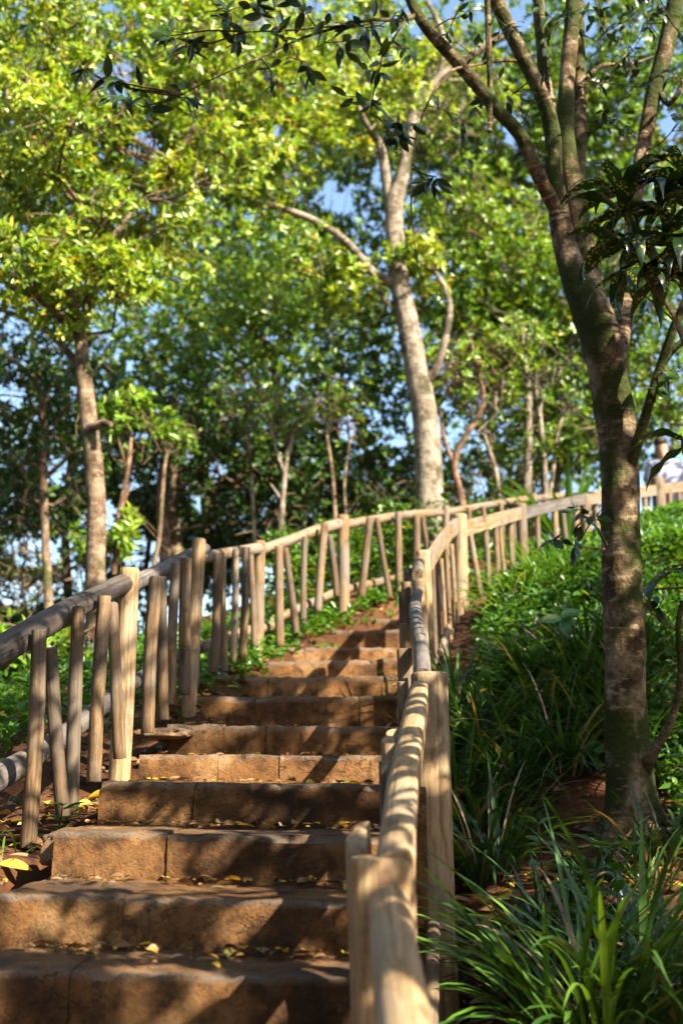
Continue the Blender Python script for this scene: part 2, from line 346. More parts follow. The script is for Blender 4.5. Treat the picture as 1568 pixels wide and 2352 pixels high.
for i, (Y, pl, pr, xl, joints) in enumerate(STEPS):
    Yn = STEPS[i + 1][0] if i + 1 < len(STEPS) else Y + .6
    A = at(xl, pl, Y); zt = A.z; xL = A.x; B_ = at(880, pr, Y)
    xr = float(np.interp(Y, RP[:, 1], RP[:, 0])) - .015 + (.03 if Y > 4 else .0) + (.45 if Y > 7 else 0)
    zr_ = B_.z; sl_ = (zr_ - zt) / max(.2, B_.x - xL)
    SK.append((Y, Yn, xL, xr, zt, sl_))
    xs = [xL] + [at(j, pl, Y).x for j in joints] + [xr]
    if xr - xs[-2] > .75: xs.insert(-1, xs[-2] + .52)
    Vs, Fs, Ws = [], [], []
    for k in range(len(xs) - 1):
        if xs[k + 1] - xs[k] < .04: continue
        g = .001 if k else 0.
        dz = random.uniform(-.006, .006) if k else 0.
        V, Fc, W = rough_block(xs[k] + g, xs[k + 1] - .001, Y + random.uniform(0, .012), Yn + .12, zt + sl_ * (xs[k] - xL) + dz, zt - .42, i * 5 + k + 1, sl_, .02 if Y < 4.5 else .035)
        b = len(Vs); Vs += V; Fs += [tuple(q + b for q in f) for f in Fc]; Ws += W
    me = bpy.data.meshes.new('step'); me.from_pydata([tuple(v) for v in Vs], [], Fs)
    me.attributes.new('wear_and_light', 'FLOAT', 'POINT').data.foreach_set('value', np.array(Ws, dtype=np.float32))
    me.attributes.new('step_darken', 'FLOAT', 'POINT').data.foreach_set('value', np.full(len(Vs), [.5, .6, .5, .7, .8, .3, .2, .1][min(i, 7)], dtype=np.float32))  # darkens the stone, more on the lower steps
    me.polygons.foreach_set('use_smooth', np.ones(len(me.polygons), dtype=bool)); me.set_sharp_from_angle(angle=math.radians(50))
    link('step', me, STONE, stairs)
# rough footing stones bedded beside the steps on the left
def rock(name, c, r, seed, label):
    import bmesh
    bm = bmesh.new(); bmesh.ops.create_icosphere(bm, subdivisions=4, radius=1.)
    for v in bm.verts:
        p = v.co.copy(); q = Vector([math.copysign(abs(x) ** .6, x) for x in p])
        n = mnoise.noise(p * 1.3 + Vector((seed, 0, 0))) * .22 + mnoise.noise(p * 4. + Vector((seed, 3, 0))) * .09 + mnoise.noise(p * 11. + Vector((seed, 3, 0))) * .04
        v.co = Vector((q.x * r[0], q.y * r[1], q.z * r[2])) * (1 + n)
    me = bpy.data.meshes.new(name); bm.to_mesh(me); bm.free()
    me.attributes.new('wear_and_light', 'FLOAT', 'POINT').data.foreach_set('value', np.full(len(me.vertices), .55, dtype=np.float32))
    me.polygons.foreach_set('use_smooth', np.ones(len(me.polygons), dtype=bool))
    o = link(name, me, STONE); o.location = c; tag(o, label, 'stone', 'footing stones beside the steps')
rock('footing_stone', at(165, 1925, 3.3) + Vector((.0, .06, -.03)), (.10, .07, .05), 1, 'pale rough footing stone beside a low step, near the first picket')
rock('footing_stone', at(372, 1678, 4.9) + Vector((0, .06, -.01)), (.115, .10, .022), 4, 'flat pale footing stone at the left end of a middle step')

# ------------------------------------------------------------------ log fences
def plan_hit(px, py, PL, off=0.):
    """where the sight line through a pixel crosses the fence's plan line"""
    xc, yc = (px - CX) / F, (CY - py) / F; m = xc / (cp - yc * sp)      # x = m * Y
    for a, b in zip(PL[:-1], PL[1:]):
        d = (b[0] - a[0], b[1] - a[1]); L = math.hypot(*d); nx, ny = -d[1] / L * off, d[0] / L * off
        ax, ay, bx, by = a[0] + nx, a[1] + ny, b[0] + nx, b[1] + ny
        den = (bx - ax) - m * (by - ay)
        if abs(den) < 1e-9: continue
        t = (m * ay - ax) / den
        if -.001 <= t <= 1.001:
            return ay + t * (by - ay)
    return None
FENCE_L = [(-1.12, 2.6), (-1.03, 3.45), (-.865, 4.6), (-.79, 5.6), (-.54, 7.4), (.01, 8.7), (.95, 10.3), (1.98, 11.6), (3.4, 12.7)]
def onL(px, py, off=0.): 
    Y = plan_hit(px, py, FENCE_L, off); return Y if Y else None
fence_l = thing('log_fence', 'log railing with upright pickets along the left of the stone steps', 'fence', (-.9, 4.6, 0))
half = lambda th: 1.0 if math.cos(th) > -.25 else min(1.0, .25 / max(.001, -math.cos(th)))
def squarish(p):
    return lambda th: (abs(math.cos(th)) ** p + abs(math.sin(th)) ** p) ** (-1 / p)
def stick(name, parent, p_top, p_bot, r, tone, prof=None, mat=None, rough=.05, sink=.12, seg=14, taper=1.06, step=.05, slant=0.):
    mb = MB(); d = (p_bot - p_top).normalized(); bot = p_bot + d * sink
    mid = p_top.lerp(bot, .5) + Vector((random.uniform(-.006, .006), random.uniform(-.006, .006), 0))
    tube(mb, [bot, mid, p_top], [r * taper, r * 1.03, r], seg, step, rough, 3., tone, prof, slant=slant)
    return mb.build(name, mat or WOOD, parent)
def post_L(tx, ty, bx, by, w, tone, r=None, Y=None):
    Y = Y or onL(bx, by); T, B_ = at(tx, ty, Y), at(bx, by, Y)
    stick('post', fence_l, T, B_, rad(w, ty, Y), tone, None, WOODPALE if tone > .85 else WOOD, .025, .25, 18)
post_L(297, 1306, 272, 1798, 46, 1., Y=4.6); post_L(458, 1238, 432, 1650, 31, 1., Y=5.6); post_L(596, 1243, 591, 1520, 27, .75, Y=7.4)
post_L(787, 1184, 787, 1422, 27, .8, Y=8.7); post_L(1023, 1162, 1027, 1310, 17, .75, Y=10.3); post_L(1224, 1134, 1228, 1260, 16, .7, Y=11.6)
PICK_L = [(90, 1446, 67, 1902, 35, .62), (116, 1488, 142, 1836, 31, .18), (180, 1396, 164, 1822, 31, .45), (240, 1368, 218, 1757, 31, .7), (257, 1386, 273, 1706, 27, .5),
          (358, 1326, 340, 1650, 29, .7), (371, 1326, 375, 1622, 24, .22), (403, 1296, 394, 1588, 22, .8), (428, 1281, 424, 1566, 26, .75), (452, 1400, 446, 1545, 24, .45),
          (502, 1272, 491, 1520, 23, .6), (511, 1279, 515, 1518, 17, 1.), (541, 1261, 535, 1499, 15, 1.), (565, 1256, 557, 1489, 18, .6), (575, 1273, 583, 1462, 14, .7),
          (640, 1253, 642, 1464, 20, .75), (655, 1258, 678, 1441, 16, .4), (700, 1233, 697, 1414, 14, .8), (746, 1200, 731, 1386, 18, 1.), (756, 1230, 771, 1352, 15, .35),
          (849, 1188, 831, 1354, 17, .65), (864, 1190, 892, 1357, 13, .3), (914, 1178, 915, 1344, 16, .6), (956, 1183, 957, 1325, 18, .5), (969, 1186, 985, 1300, 12, .3),
          (1076, 1166, 1078, 1290, 13, .4), (1108, 1162, 1120, 1280, 12, .6), (1150, 1156, 1152, 1270, 12, .5), (1186, 1150, 1180, 1262, 12, .7)]
for tx, ty, bx, by, w, tone in PICK_L:
    Y1 = onL(tx, ty, -.06) or 3.4; Y2 = onL(bx, by, -.06) or 3.4; Yt = .5 * (Y1 + Y2)
    stick('picket', fence_l, at(tx, ty, Yt), at(bx, by, Yt), rad(w, ty, Yt), tone * random.uniform(.6, 1.), half if random.random() < .4 else None, None, .09, .06, 14, slant=random.uniform(-.15, .3))
def rail_L(pts, mat, tone, off, rough=.08):
    P, R = [], []
    for px, py, w in pts:
        Y = onL(px, py, off) or (2.9 if px < 0 else 12.5); P.append(at(px, py, Y)); R.append(rad(w, py, Y))
    mb = MB(); tube(mb, P, R, 18, .05, rough, 5., tone); mb.build('rail', mat, fence_l)
rail_L([(-90, 1532, 78), (0, 1494, 70), (75, 1450, 63), (165, 1400, 56), (225, 1370, 50), (300, 1333, 44)], WOODGREY, .3, .02)
rail_L([(300, 1345, 40), (370, 1310, 34), (436, 1276, 31), (470, 1262, 30)], WOODGREY, .85, .03)
rail_L([(462, 1282, 28), (530, 1270, 27), (600, 1259, 27)], WOOD, 1., .03)
rail_L([(597, 1264, 24), (655, 1245, 25), (740, 1214, 26), (795, 1199, 25)], WOOD, .95, .03)
rail_L([(782, 1208, 24), (850, 1196, 22), (909, 1186, 20), (960, 1181, 20), (1024, 1176, 19)], WOOD, .75, .03)
rail_L([(1018, 1178, 19), (1070, 1169, 18), (1134, 1158, 17), (1228, 1143, 16)], WOOD, .7, .03)
rail_L([(1222, 1146, 16), (1290, 1139, 15), (1345, 1136, 14), (1400, 1134, 14)], WOOD, .7, .03)
rail_L([(-30, 1800, 66), (45, 1758, 58), (100, 1722, 50), (200, 1650, 44), (272, 1590, 38), (290, 1576, 36)], WOODGREY, .55, .07)
rail_L([(262, 1588, 36), (300, 1572, 34), (332, 1552, 32), (400, 1515, 28), (440, 1494, 26)], WOODGREY, .6, .07)
rail_L([(455, 1490, 26), (485, 1478, 26), (520, 1466, 25), (560, 1452, 24), (632, 1437, 23)], WOOD, .85, .07)
rail_L([(640, 1420, 20), (680, 1401, 20), (740, 1374, 20), (795, 1350, 19)], WOOD, .8, .07)
rail_L([(780, 1358, 20), (830, 1346, 19), (880, 1335, 18), (920, 1326, 17), (1000, 1305, 15)], WOOD, .65, .07)
rail_L([(1000, 1308, 15), (1060, 1294, 16), (1110, 1288, 17)], WOOD, .85, .07)

fence_r = thing('log_fence', 'log railing with thick round posts along the right of the stone steps', 'fence', (.29, 3.7, -.8))
def post_R(tx, ty, Y, w, zb, tone, mat=WOODPALE, prof=None, bx=None, seg=22, rough=.018):
    T = at(tx, ty, Y); B_ = Vector((T.x if bx is None else at(bx, ty, Y).x, Y, zb)); stick('post', fence_r, T, B_, rad(w, ty, Y), tone, prof, mat, rough, .2, seg, 1.06, .04)
gz = lambda x, y: float(ground([x], [y])[0])
post_R(876, 1968, 2.16, 148, -1.3, .95, WOODPALE, squarish(3.4), 884, 32, .015)      # the nearest post
post_R(985, 1546, 3.72, 84, -.9, .8, WOODPALE, squarish(2.7), 998, 32, .012)        # second, tall planed post
post_R(962, 1331, 5.55, 34, -.1, 1., WOODPALE, None, 972)
post_R(971, 1266, 6.5, 32, .5, .95, WOODPALE, squarish(3.2), 980)
post_R(1055, 1182, 7.75, 33, .9, .9, WOODPALE, None, 1053)
post_R(1195, 1158, 9.0, 25, 1.5, .55, WOOD)
post_R(1342, 1136, 10.0, 24, 1.9, .7, WOOD)
post_R(1509, 1098, 11.0, 30, 2.1, .8, WOOD)
def rail_R(pts, mat, tone, prof=None, rough=.05, seg=20, up=None):
    P = [at(px, py, Y) for px, py, Y, w in pts]; R = [rad(w, py, Y) for px, py, Y, w in pts]
    mb = MB(); tube(mb, P, R, seg, .04, rough, 5., tone, prof, True, up); mb.build('rail', mat, fence_r)
flatR = lambda th: 1.0 if math.cos(th) < .55 else .55 / max(.001, math.cos(th))     # log with a sawn right-hand face
rail_R([(919, 2010, 2.12, 122), (923, 1950, 2.25, 112), (936, 1800, 2.75, 94), (958, 1655, 3.35, 72), (967, 1592, 3.66, 60)], WOODPALE, 1., flatR, .05, 28, (1, 0, 0))
rail_R([(962, 2620, 1.38, 146), (927, 2352, 1.70, 132), (906, 2200, 1.94, 114), (890, 2050, 2.165, 98)], WOODPALE, 1., None, .06, 28)
rail_R([(972, 1552, 3.74, 40), (966, 1480, 4.3, 33), (953, 1400, 5.0, 29), (960, 1362, 5.5, 22)], WOODGREY, .75, None, .1, 18)
rail_R([(958, 1322, 5.6, 26), (962, 1298, 6.0, 26), (966, 1285, 6.4, 24)], WOOD, 1.)
def board(pts, th, tone, mat):
    """flat rail board through (px, py centre, Y, height px)"""
    mb = MB(); V, Fc, tc, s, last = [], [], [], 0., None; off = random.uniform(0, 9)
    P, H = smooth_path([at(a, b, c) for a, b, c, h in pts], [rad(h, b, c) for a, b, c, h in pts], .08)
    for i, p in enumerate(P):
        if last is not None: s += (p - last).length
        last = p; t = (P[min(i + 1, len(P) - 1)] - P[max(i - 1, 0)]); t.z = 0; nrm = Vector((t.y, -t.x, 0)).normalized() * th
        wob = .003 * mnoise.noise(Vector((s * 3, off, 0)))
        for a, b in ((-1, -1), (1, -1), (1, 1), (-1, 1)):
            V.append(p + nrm * a + Vector((0, 0, (H[i] + wob) * b))); tc.append((H[i] * b + off, th * a + off, s))
    for i in range(len(P) - 1):
        for k in range(4): a, b = i * 4 + k, i * 4 + (k + 1) % 4; Fc.append((a, b, b + 4, a + 4))
    Fc.append((3, 2, 1, 0)); n = (len(P) - 1) * 4; Fc.append((n, n + 1, n + 2, n + 3)); mb.add(V, Fc, tc, tone)
    return mb.build('rail', mat, fence_r, False)
board([(984, 1292, 6.55, 40), (1015, 1243, 7.1, 37), (1046, 1207, 7.7, 34)], .018, .95, WOOD)
board([(1058, 1216, 7.8, 38), (1111, 1201, 8.2, 34), (1196, 1178, 9.0, 28)], .018, .95, WOOD)
board([(1194, 1181, 9.02, 27), (1270, 1162, 9.6, 25), (1344, 1146, 10.0, 23)], .018, .6, WOODGREY)
board([(1340, 1149, 10.02, 24), (1420, 1138, 10.5, 25), (1512, 1125, 11.0, 25)], .018, .85, WOOD)
board([(1508, 1124, 11.02, 25), (1570, 1118, 11.3, 25), (1680, 1112, 11.9, 24)], .018, .85, WOOD)
PICK_R = [(831, 1926, 2.36, 76, -.75, 'half', 1., .62), (842, 1906, 2.47, 66, -.75, 'half', 1., .62), (888, 1748, 2.86, 38, -.45, 'sq', .6), (899, 1700, 3.06, 48, -.3, 'half', .8, .5), (907, 1684, 3.2, 44, -.25, 'half', .8, .5),
          (926, 1566, 3.75, 28, -.1, 'half', .7), (932, 1558, 3.9, 26, -.05, 'half', .7), (928, 1490, 4.35, 34, .0, 'sq', .55), (932, 1432, 4.9, 28, .12, None, .7),
          (922, 1360, 5.35, 15, .3, None, .4), (932, 1336, 5.62, 22, .35, None, .6), (936, 1304, 5.95, 19, .45, None, .7), (990, 1245, 6.95, 15, .7, None, .2), (1000, 1228, 7.2, 13, .8, None, .5)]
for tx, ty, Y, w, zb, pf, tone, *sl_t in PICK_R:
    T = at(tx, ty, Y); stick('picket', fence_r, T, Vector((T.x + .012, Y, zb)), rad(w, ty, Y), tone, {'half': lambda th: 1. if math.sin(th) < .3 else .3 / max(.001, math.sin(th)), 'sq': squarish(6), None: None}[pf], WOODPALE if sl_t else WOOD, .03, .1, 20, slant=sl_t[0] if sl_t else random.uniform(0, .3))
for tx, ty, bx, by, Y, w, tone in [(1012, 1296, 1022, 1470, 6.7, 11, .9), (1024, 1270, 1034, 1450, 7.1, 11, .5), (1036, 1262, 1046, 1430, 7.4, 12, .8), (1076, 1225, 1098, 1335, 7.9, 14, .8), (1112, 1222, 1120, 1320, 8.2, 13, .5),
                               (1136, 1214, 1140, 1310, 8.4, 15, .5), (1146, 1214, 1156, 1300, 8.5, 10, .7), (1172, 1205, 1176, 1290, 8.8, 15, .8), (1232, 1190, 1238, 1270, 9.3, 13, .5), (1272, 1175, 1276, 1250, 9.6, 15, 1.), (1290, 1172, 1300, 1245, 9.7, 12, .5),
                               (1323, 1165, 1324, 1240, 9.9, 16, 1.), (1365, 1155, 1372, 1225, 10.2, 14, .6), (1396, 1150, 1398, 1220, 10.4, 14, .8), (1476, 1140, 1486, 1190, 10.8, 14, .9), (1536, 1130, 1540, 1190, 11.1, 12, .8), (1556, 1130, 1560, 1190, 11.2, 11, .9)]:
    stick('picket', fence_r, at(tx, ty - 12, Y + .04), at(bx, by, Y + .04), rad(w, ty, Y), tone, half, WOOD, .05, .1, 10)
# lower rail, its end let into the second post
rail_R([(994, 2128, 3.62, 34), (990, 2220, 3.1, 38), (984, 2352, 2.75, 44), (960, 2500, 2.4, 50)], WOOD, .5, None, .06, 14)
rail_R([(1010, 1500, 6.1, 16), (1030, 1440, 6.6, 16)], WOOD, .8, None, .08, 12)

# ------------------------------------------------------------------ foliage
def unit(a): return a / (np.linalg.norm(a, axis=1, keepdims=True) + 1e-9)
def leaves_mesh(name, B, D, N, L, W, tint, fold=.18, droop=.12, fine=False):
    """one mesh of folded leaves; B base, D direction, N normal hint"""
    D = unit(D); S = unit(np.cross(D, N)); N = np.cross(S, D); L = L[:, None]; W = W[:, None]
    if not fine:
        rows = [(0, 0), (.32, 1), (.68, .85), (1, 0)]
        v = [B, B + D * .32 * L + S * .5 * W + N * fold * W, B + D * .68 * L + S * .42 * W + N * (fold * W - droop * .4 * L), B + D * L - N * droop * L,
             B + D * .68 * L - S * .42 * W + N * (fold * W - droop * .4 * L), B + D * .32 * L - S * .5 * W + N * fold * W]
        V = np.stack(v, 1).reshape(-1, 3); b = (np.arange(len(B)) * 6)[:, None]
        Q = np.concatenate([b + np.array([[0, 1, 2, 3]]), b + np.array([[0, 3, 4, 5]])], 1).reshape(-1, 4)
        return np_mesh(name, V, Q, False, tint=np.repeat(tint, 6))
    ts = np.linspace(0, 1, 8); pr = np.sin(np.pi * ts ** .85) ** .8; pr[0] = .06; pr[-1] = .03; v = []
    for t, w in zip(ts, pr):
        c = B + D * (t * L) - N * (droop * L * t ** 2); e = N * fold * W * w
        v += [c + S * .5 * W * w + e, c, c - S * .5 * W * w + e]
    V = np.stack(v, 1).reshape(-1, 3); b = (np.arange(len(B)) * 24)[:, None]; q = []
    for r in range(7):
        for c in range(2): a = r * 3 + c; q.append([a, a + 1, a + 4, a + 3])
    Q = (b[:, :, None] + np.array(q)[None]).reshape(-1, 4)
    return np_mesh(name, V, Q, True, tint=np.repeat(tint, 24))
def rosettes(C, A, n, L, W, spread=(.15, .9), stem=.04, tint=None, jit=.25):
    """whorls of n leaves round twig tips C pointing along A; returns leaf arrays"""
    m = len(C); A = unit(A); R = RNG.normal(size=(m, 3)); U = unit(np.cross(A, R)); Vv = np.cross(A, U)
    th = (np.arange(n)[None] * 2.4 + RNG.uniform(0, 6.28, (m, 1)) + RNG.normal(0, .25, (m, n)))
    k = RNG.uniform(spread[0], spread[1], (m, n)); ring = U[:, None] * np.cos(th)[..., None] + Vv[:, None] * np.sin(th)[..., None]
    D = A[:, None] * k[..., None] + ring + RNG.normal(0, jit, (m, n, 3)); Nn = A[:, None] - ring * k[..., None] * .6 + RNG.normal(0, jit, (m, n, 3))
    B = C[:, None] + ring * .004 + A[:, None] * RNG.uniform(-stem, stem * .4, (m, n))[..., None]
    Ls = L * RNG.uniform(.6, 1.2, (m, n)); Ws = W * RNG.uniform(.75, 1.2, (m, n))
    t = (tint[:, None] if tint is not None else .5) + RNG.normal(0, .13, (m, n)); t = np.clip(t + RNG.normal(0, .08, (m, n)), 0, .88)
    t = np.where(RNG.random((m, n)) < .035, RNG.uniform(.92, 1, (m, n)), t)
    f = lambda a: a.reshape(-1, *a.shape[2:]); return [f(B), f(D), f(Nn), f(Ls), f(Ws), f(t)]
def cat(ls): return [np.concatenate(x) for x in zip(*ls)]
HOLES = [(770, 455, 48, 36), (330, 335, 38, 42), (255, 190, 50, 60), (880, 395, 26, 40), (640, 300, 18, 20), (20, 905, 45, 22), (330, 1275, 40, 45), (300, 1110, 26, 22), (240, 1180, 30, 40), (90, 1270, 90, 40), (130, 1080, 40, 40),
         (470, 1160, 22, 26), (500, 1080, 24, 20), (790, 985, 30, 30), (905, 1010, 30, 24), (1100, 1120, 26, 26), (1350, 60, 22, 34), (1180, 300, 26, 44), (1540, 290, 26, 40), (1000, 420, 18, 26), (60, 1360, 90, 36), (170, 1330, 40, 40), (1190, 45, 30, 30)]
def thin(P, keep):
    x, y, d = proj(P); k = np.ones(len(P), bool)
    for hx, hy, rx, ry in HOLES:
        k &= ~((((x - hx) / rx) ** 2 + ((y - hy) / ry) ** 2 < 1) & (RNG.random(len(P)) > keep) & (P[:, 1] > 6.5))
    return k
def blob_points(c, r, n, nsub, subr, squash=.75):
    """twig tips in clumps: nsub clumps inside the ellipsoid, tips near each clump's skin"""
    d = unit(RNG.normal(size=(nsub, 3))); sc = np.array(c) + d * np.array(r) * (RNG.random((nsub, 1)) ** .45)
    which = RNG.integers(0, nsub, n); q = unit(RNG.normal(size=(n, 3))); rr = subr * RNG.uniform(.6, 1.3, nsub)[which][:, None]
    P = sc[which] + q * rr * (RNG.random((n, 1)) ** .35) * np.array([1, 1, squash])
    A = q + np.array([0, 0, .55]); return P, A, which, sc
def limb(mb, pts, tone=.6, seg=12, step=.12, rough=.06, nscale=2.5):
    P = [at(a, b, c) for a, b, c, w in pts]; R = [rad(w, b, c) for a, b, c, w in pts]
    tube(mb, P, R, seg, step, rough, nscale, tone, None, False)
def wlimb(mb, pts, rs, seg=6, step=.25, tone=.6): tube(mb, pts, rs, seg, step, .06, 2., tone, None, False)
def tree(label, limbs, crowns, leaf, bark, lmat, cat_='tree', group=None, twigs=True, keep=.06, name='tree', extra=None):
    """limbs: pixel/depth polylines; crowns: (px, py, Y, rx px, ry px, depth m, n tips, n clumps, clump radius, tint)"""
    mb = MB(); root = at(*limbs[0][0][:3]) if limbs else at(crowns[0][0], 1500, crowns[0][2]); root.z = gz(root.x, root.y)
    t = thing(name, label, cat_, root, group)
    for i, l in enumerate(limbs): limb(mb, l, seg=16 if i == 0 else 12)
    parts = []
    for (px, py, Y, rx, ry, dm, n, ns, sr, tint) in crowns:
        c = at(px, py, Y); s = dep(py, Y) / F
        if Y > 11.9: n, ns, sr = int(n * .95), int(ns * 2.6), sr * 1.6
        P, A, w, sc = blob_points(c, (rx * s, dm, ry * s), n, ns, sr)
        ct = tint + RNG.normal(0, .1, ns); k = thin(P, keep); P, A, w = P[k], A[k], w[k]
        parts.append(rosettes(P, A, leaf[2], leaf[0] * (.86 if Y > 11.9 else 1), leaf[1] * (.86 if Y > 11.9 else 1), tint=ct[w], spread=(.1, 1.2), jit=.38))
        if twigs:
            ends = [e for l in limbs for e in smooth_path([at(*p[:3]) for p in l], [p[3] for p in l], .25)[0][2:]] or [c - Vector((0, 0, ry * s))]
            for q in sc[:: max(1, ns // 30)]:
                q = Vector(q)
                e = min(ends, key=lambda v: (v - q).length + 1.1 * max(0, v.z - q.z + .3)); g = (e - q).length
                if g > 2.6: e = q + (e - q) * (1.4 / g); e.z -= .3
                j_ = lambda a: Vector((random.uniform(-a, a), random.uniform(-a, a), random.uniform(-a, a)))
                m1 = e.lerp(q, .35) + j_(.16); m2 = e.lerp(q, .7) + j_(.14) + Vector((0, 0, .08))
                r0 = .010 + .008 * min(g, 2.5); wlimb(mb, [e, m1, m2, q, q + j_(.25)], [r0, r0 * .75, r0 * .5, r0 * .3, .003], 6, .15)
                ends += [m1, m2, q]
                for _ in range(2): wlimb(mb, [m2, m2.lerp(q, .5) + j_(.2), q + j_(.4)], [r0 * .4, r0 * .3, .003], 5, .15)
    if extra: extra(mb, parts)
    mb.build('trunk', bark, t); link('crown', leaves_mesh('crown', *cat(parts)), lmat, t); return t

# left sunlit tree
tree('slender pale trunk beyond the left railing under a broad yellow-green sunlit crown',
     [[(222, 1470, 8.6, 52), (218, 1330, 8.6, 47), (222, 1180, 8.6, 44), (212, 1040, 8.6, 42), (202, 950, 8.6, 40), (192, 860, 8.6, 36), (184, 770, 8.6, 30), (150, 640, 8.5, 22), (90, 560, 8.4, 12)],
      [(186, 790, 8.6, 26), (215, 640, 8.7, 18), (290, 500, 8.8, 13), (390, 400, 8.8, 10), (392, 370, 8.8, 7)], [(185, 770, 8.6, 24), (110, 700, 8.4, 18), (20, 650, 8.3, 12), (-60, 560, 8.2, 9)],
      [(195, 860, 8.6, 22), (120, 770, 8.9, 17), (30, 720, 9.1, 12), (-50, 700, 9.2, 9)], [(205, 985, 8.55, 24), (240, 970, 8.45, 17), (255, 975, 8.4, 12)], [(225, 620, 8.7, 14), (200, 560, 8.5, 9), (230, 520, 8.4, 6)],
      [(330, 460, 8.8, 10), (400, 455, 8.7, 7), (450, 430, 8.6, 4)]],
     [(120, 420, 8.6, 260, 260, 1.2, 860, 46, .38, .5), (330, 250, 9.2, 300, 240, 1.3, 1100, 52, .4, .5), (60, 130, 9.0, 240, 190, 1.3, 800, 36, .4, .5), (180, 650, 8.4, 220, 110, .7, 360, 20, .27, .55), (500, 90, 9.6, 260, 150, 1.0, 600, 30, .38, .5), (300, 520, 9.3, 200, 150, .9, 330, 18, .3, .5)],
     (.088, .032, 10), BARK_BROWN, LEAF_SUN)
# centre forked tree
tree('tall pale forked tree at the bend of the path behind the railings',
     [[(988, 1330, 11.4, 74), (986, 1200, 11.4, 66), (984, 1090, 11.4, 64), (976, 960, 11.4, 60), (958, 860, 11.4, 56), (938, 750, 11.4, 50), (918, 650, 11.4, 46), (908, 560, 11.4, 44), (905, 470, 11.4, 42), (925, 400, 11.4, 30), (938, 310, 11.4, 25), (962, 240, 11.4, 24), (1010, 180, 11.4, 22), (1090, 120, 11.4, 20), (1180, 70, 11.3, 17)],
      [(902, 480, 11.4, 36), (888, 410, 11.5, 26), (872, 330, 11.5, 20), (850, 300, 11.5, 14), (800, 200, 11.6, 10)], [(905, 650, 11.4, 30), (860, 630, 11.3, 22), (800, 560, 11.2, 19), (740, 515, 11.1, 17), (640, 475, 11.0, 15), (570, 460, 10.9, 13), (540, 385, 10.8, 10), (480, 330, 10.7, 6)],
      [(892, 705, 11.38, 15), (868, 660, 11.3, 14), (850, 620, 11.2, 10)],
      [(970, 880, 11.4, 26), (1000, 850, 11.3, 20), (1026, 760, 11.2, 17), (1032, 690, 11.2, 13), (1000, 625, 11.2, 10), (960, 600, 11.2, 7)], [(1010, 180, 11.4, 16), (1020, 90, 11.5, 12), (980, 0, 11.5, 9)],
      [(640, 470, 11, 9), (600, 430, 11, 7), (590, 380, 11, 5)]],
     [(620, 170, 11.2, 330, 200, 1.2, 760, 40, .38, .52), (820, 120, 11.8, 220, 150, 1.2, 420, 24, .36, .58), (1010, 230, 12.2, 200, 150, 1.0, 280, 18, .36, .5), (560, 400, 10.9, 190, 120, .8, 300, 18, .33, .42), (780, 620, 11.4, 150, 90, .8, 200, 12, .3, .45), (720, 330, 11.5, 120, 80, .8, 130, 9, .3, .5), (985, 600, 11.2, 70, 45, .4, 80, 6, .2, .5), (870, 250, 11.6, 60, 50, .4, 50, 5, .2, .6)],
     (.095, .035, 10), BARK_PALE, LEAF_SUN)
# trees behind, each with its own trunk
tree('dense mid-green tree filling the gap behind the forked trunk and the left tree',
     [[(640, 1290, 15, 26), (650, 1150, 15, 22), (655, 1060, 15, 20), (640, 900, 15, 16), (600, 760, 15, 12)], [(650, 1120, 15, 12), (630, 1030, 15, 10), (615, 960, 15, 7)], [(655, 1060, 15, 14), (672, 960, 15, 10), (690, 880, 15, 7)]],
     [(560, 740, 15, 340, 240, 1.8, 1500, 70, .5, .6), (330, 860, 15.5, 280, 190, 1.6, 760, 40, .5, .5)], (.125, .05, 8), BARK_BROWN, LEAF_MID)
tree('bushy bright-green tree behind the right-hand railing',
     [[(1215, 1250, 14, 26), (1212, 1080, 14, 22), (1216, 930, 14, 18), (1190, 780, 14, 13), (1150, 650, 14, 9)], [(1250, 1250, 14, 18), (1248, 1080, 14, 15), (1236, 930, 14, 12), (1260, 800, 14, 8)]],
     [(1150, 640, 14, 230, 170, 1.5, 1100, 44, .42, .62), (1210, 800, 14.5, 230, 140, 1.4, 900, 36, .42, .6), (1060, 510, 13.6, 130, 90, 1., 300, 14, .36, .66)], (.115, .046, 8), BARK_BROWN, LEAF_MID)
tree('thin crooked reddish tree just right of the forked trunk',
     [[(1075, 1240, 12.2, 20), (1060, 1150, 12.2, 18), (1042, 1060, 12.2, 16), (1070, 1000, 12.2, 14), (1110, 930, 12.2, 12), (1100, 860, 12.2, 9), (1080, 780, 12.2, 6)], [(1042, 1070, 12.2, 12), (1018, 1000, 12.2, 9), (1010, 930, 12.2, 6)]],
     [(1075, 830, 12.3, 120, 90, .7, 200, 12, .3, .6)], (.10, .04, 8), BARK_RED, LEAF_MID)
tree('dark spreading tree low behind the left railing, its twin stems leaning apart',
     [[(385, 1330, 14, 34), (372, 1170, 14, 26), (378, 1060, 14, 22), (420, 960, 14, 15), (500, 880, 14, 9)], [(410, 1300, 14.4, 40), (395, 1180, 14.4, 34), (400, 1080, 14.4, 26), (330, 960, 14.4, 16)], [(370, 1190, 14, 10), (455, 1080, 14, 8), (540, 1110, 14, 5)]],
     [(400, 1020, 14.5, 270, 130, 1.6, 760, 36, .42, .3), (620, 1090, 14.5, 190, 150, 1.4, 560, 26, .42, .3)], (.12, .05, 8), BARK_BROWN, LEAF_DARK)
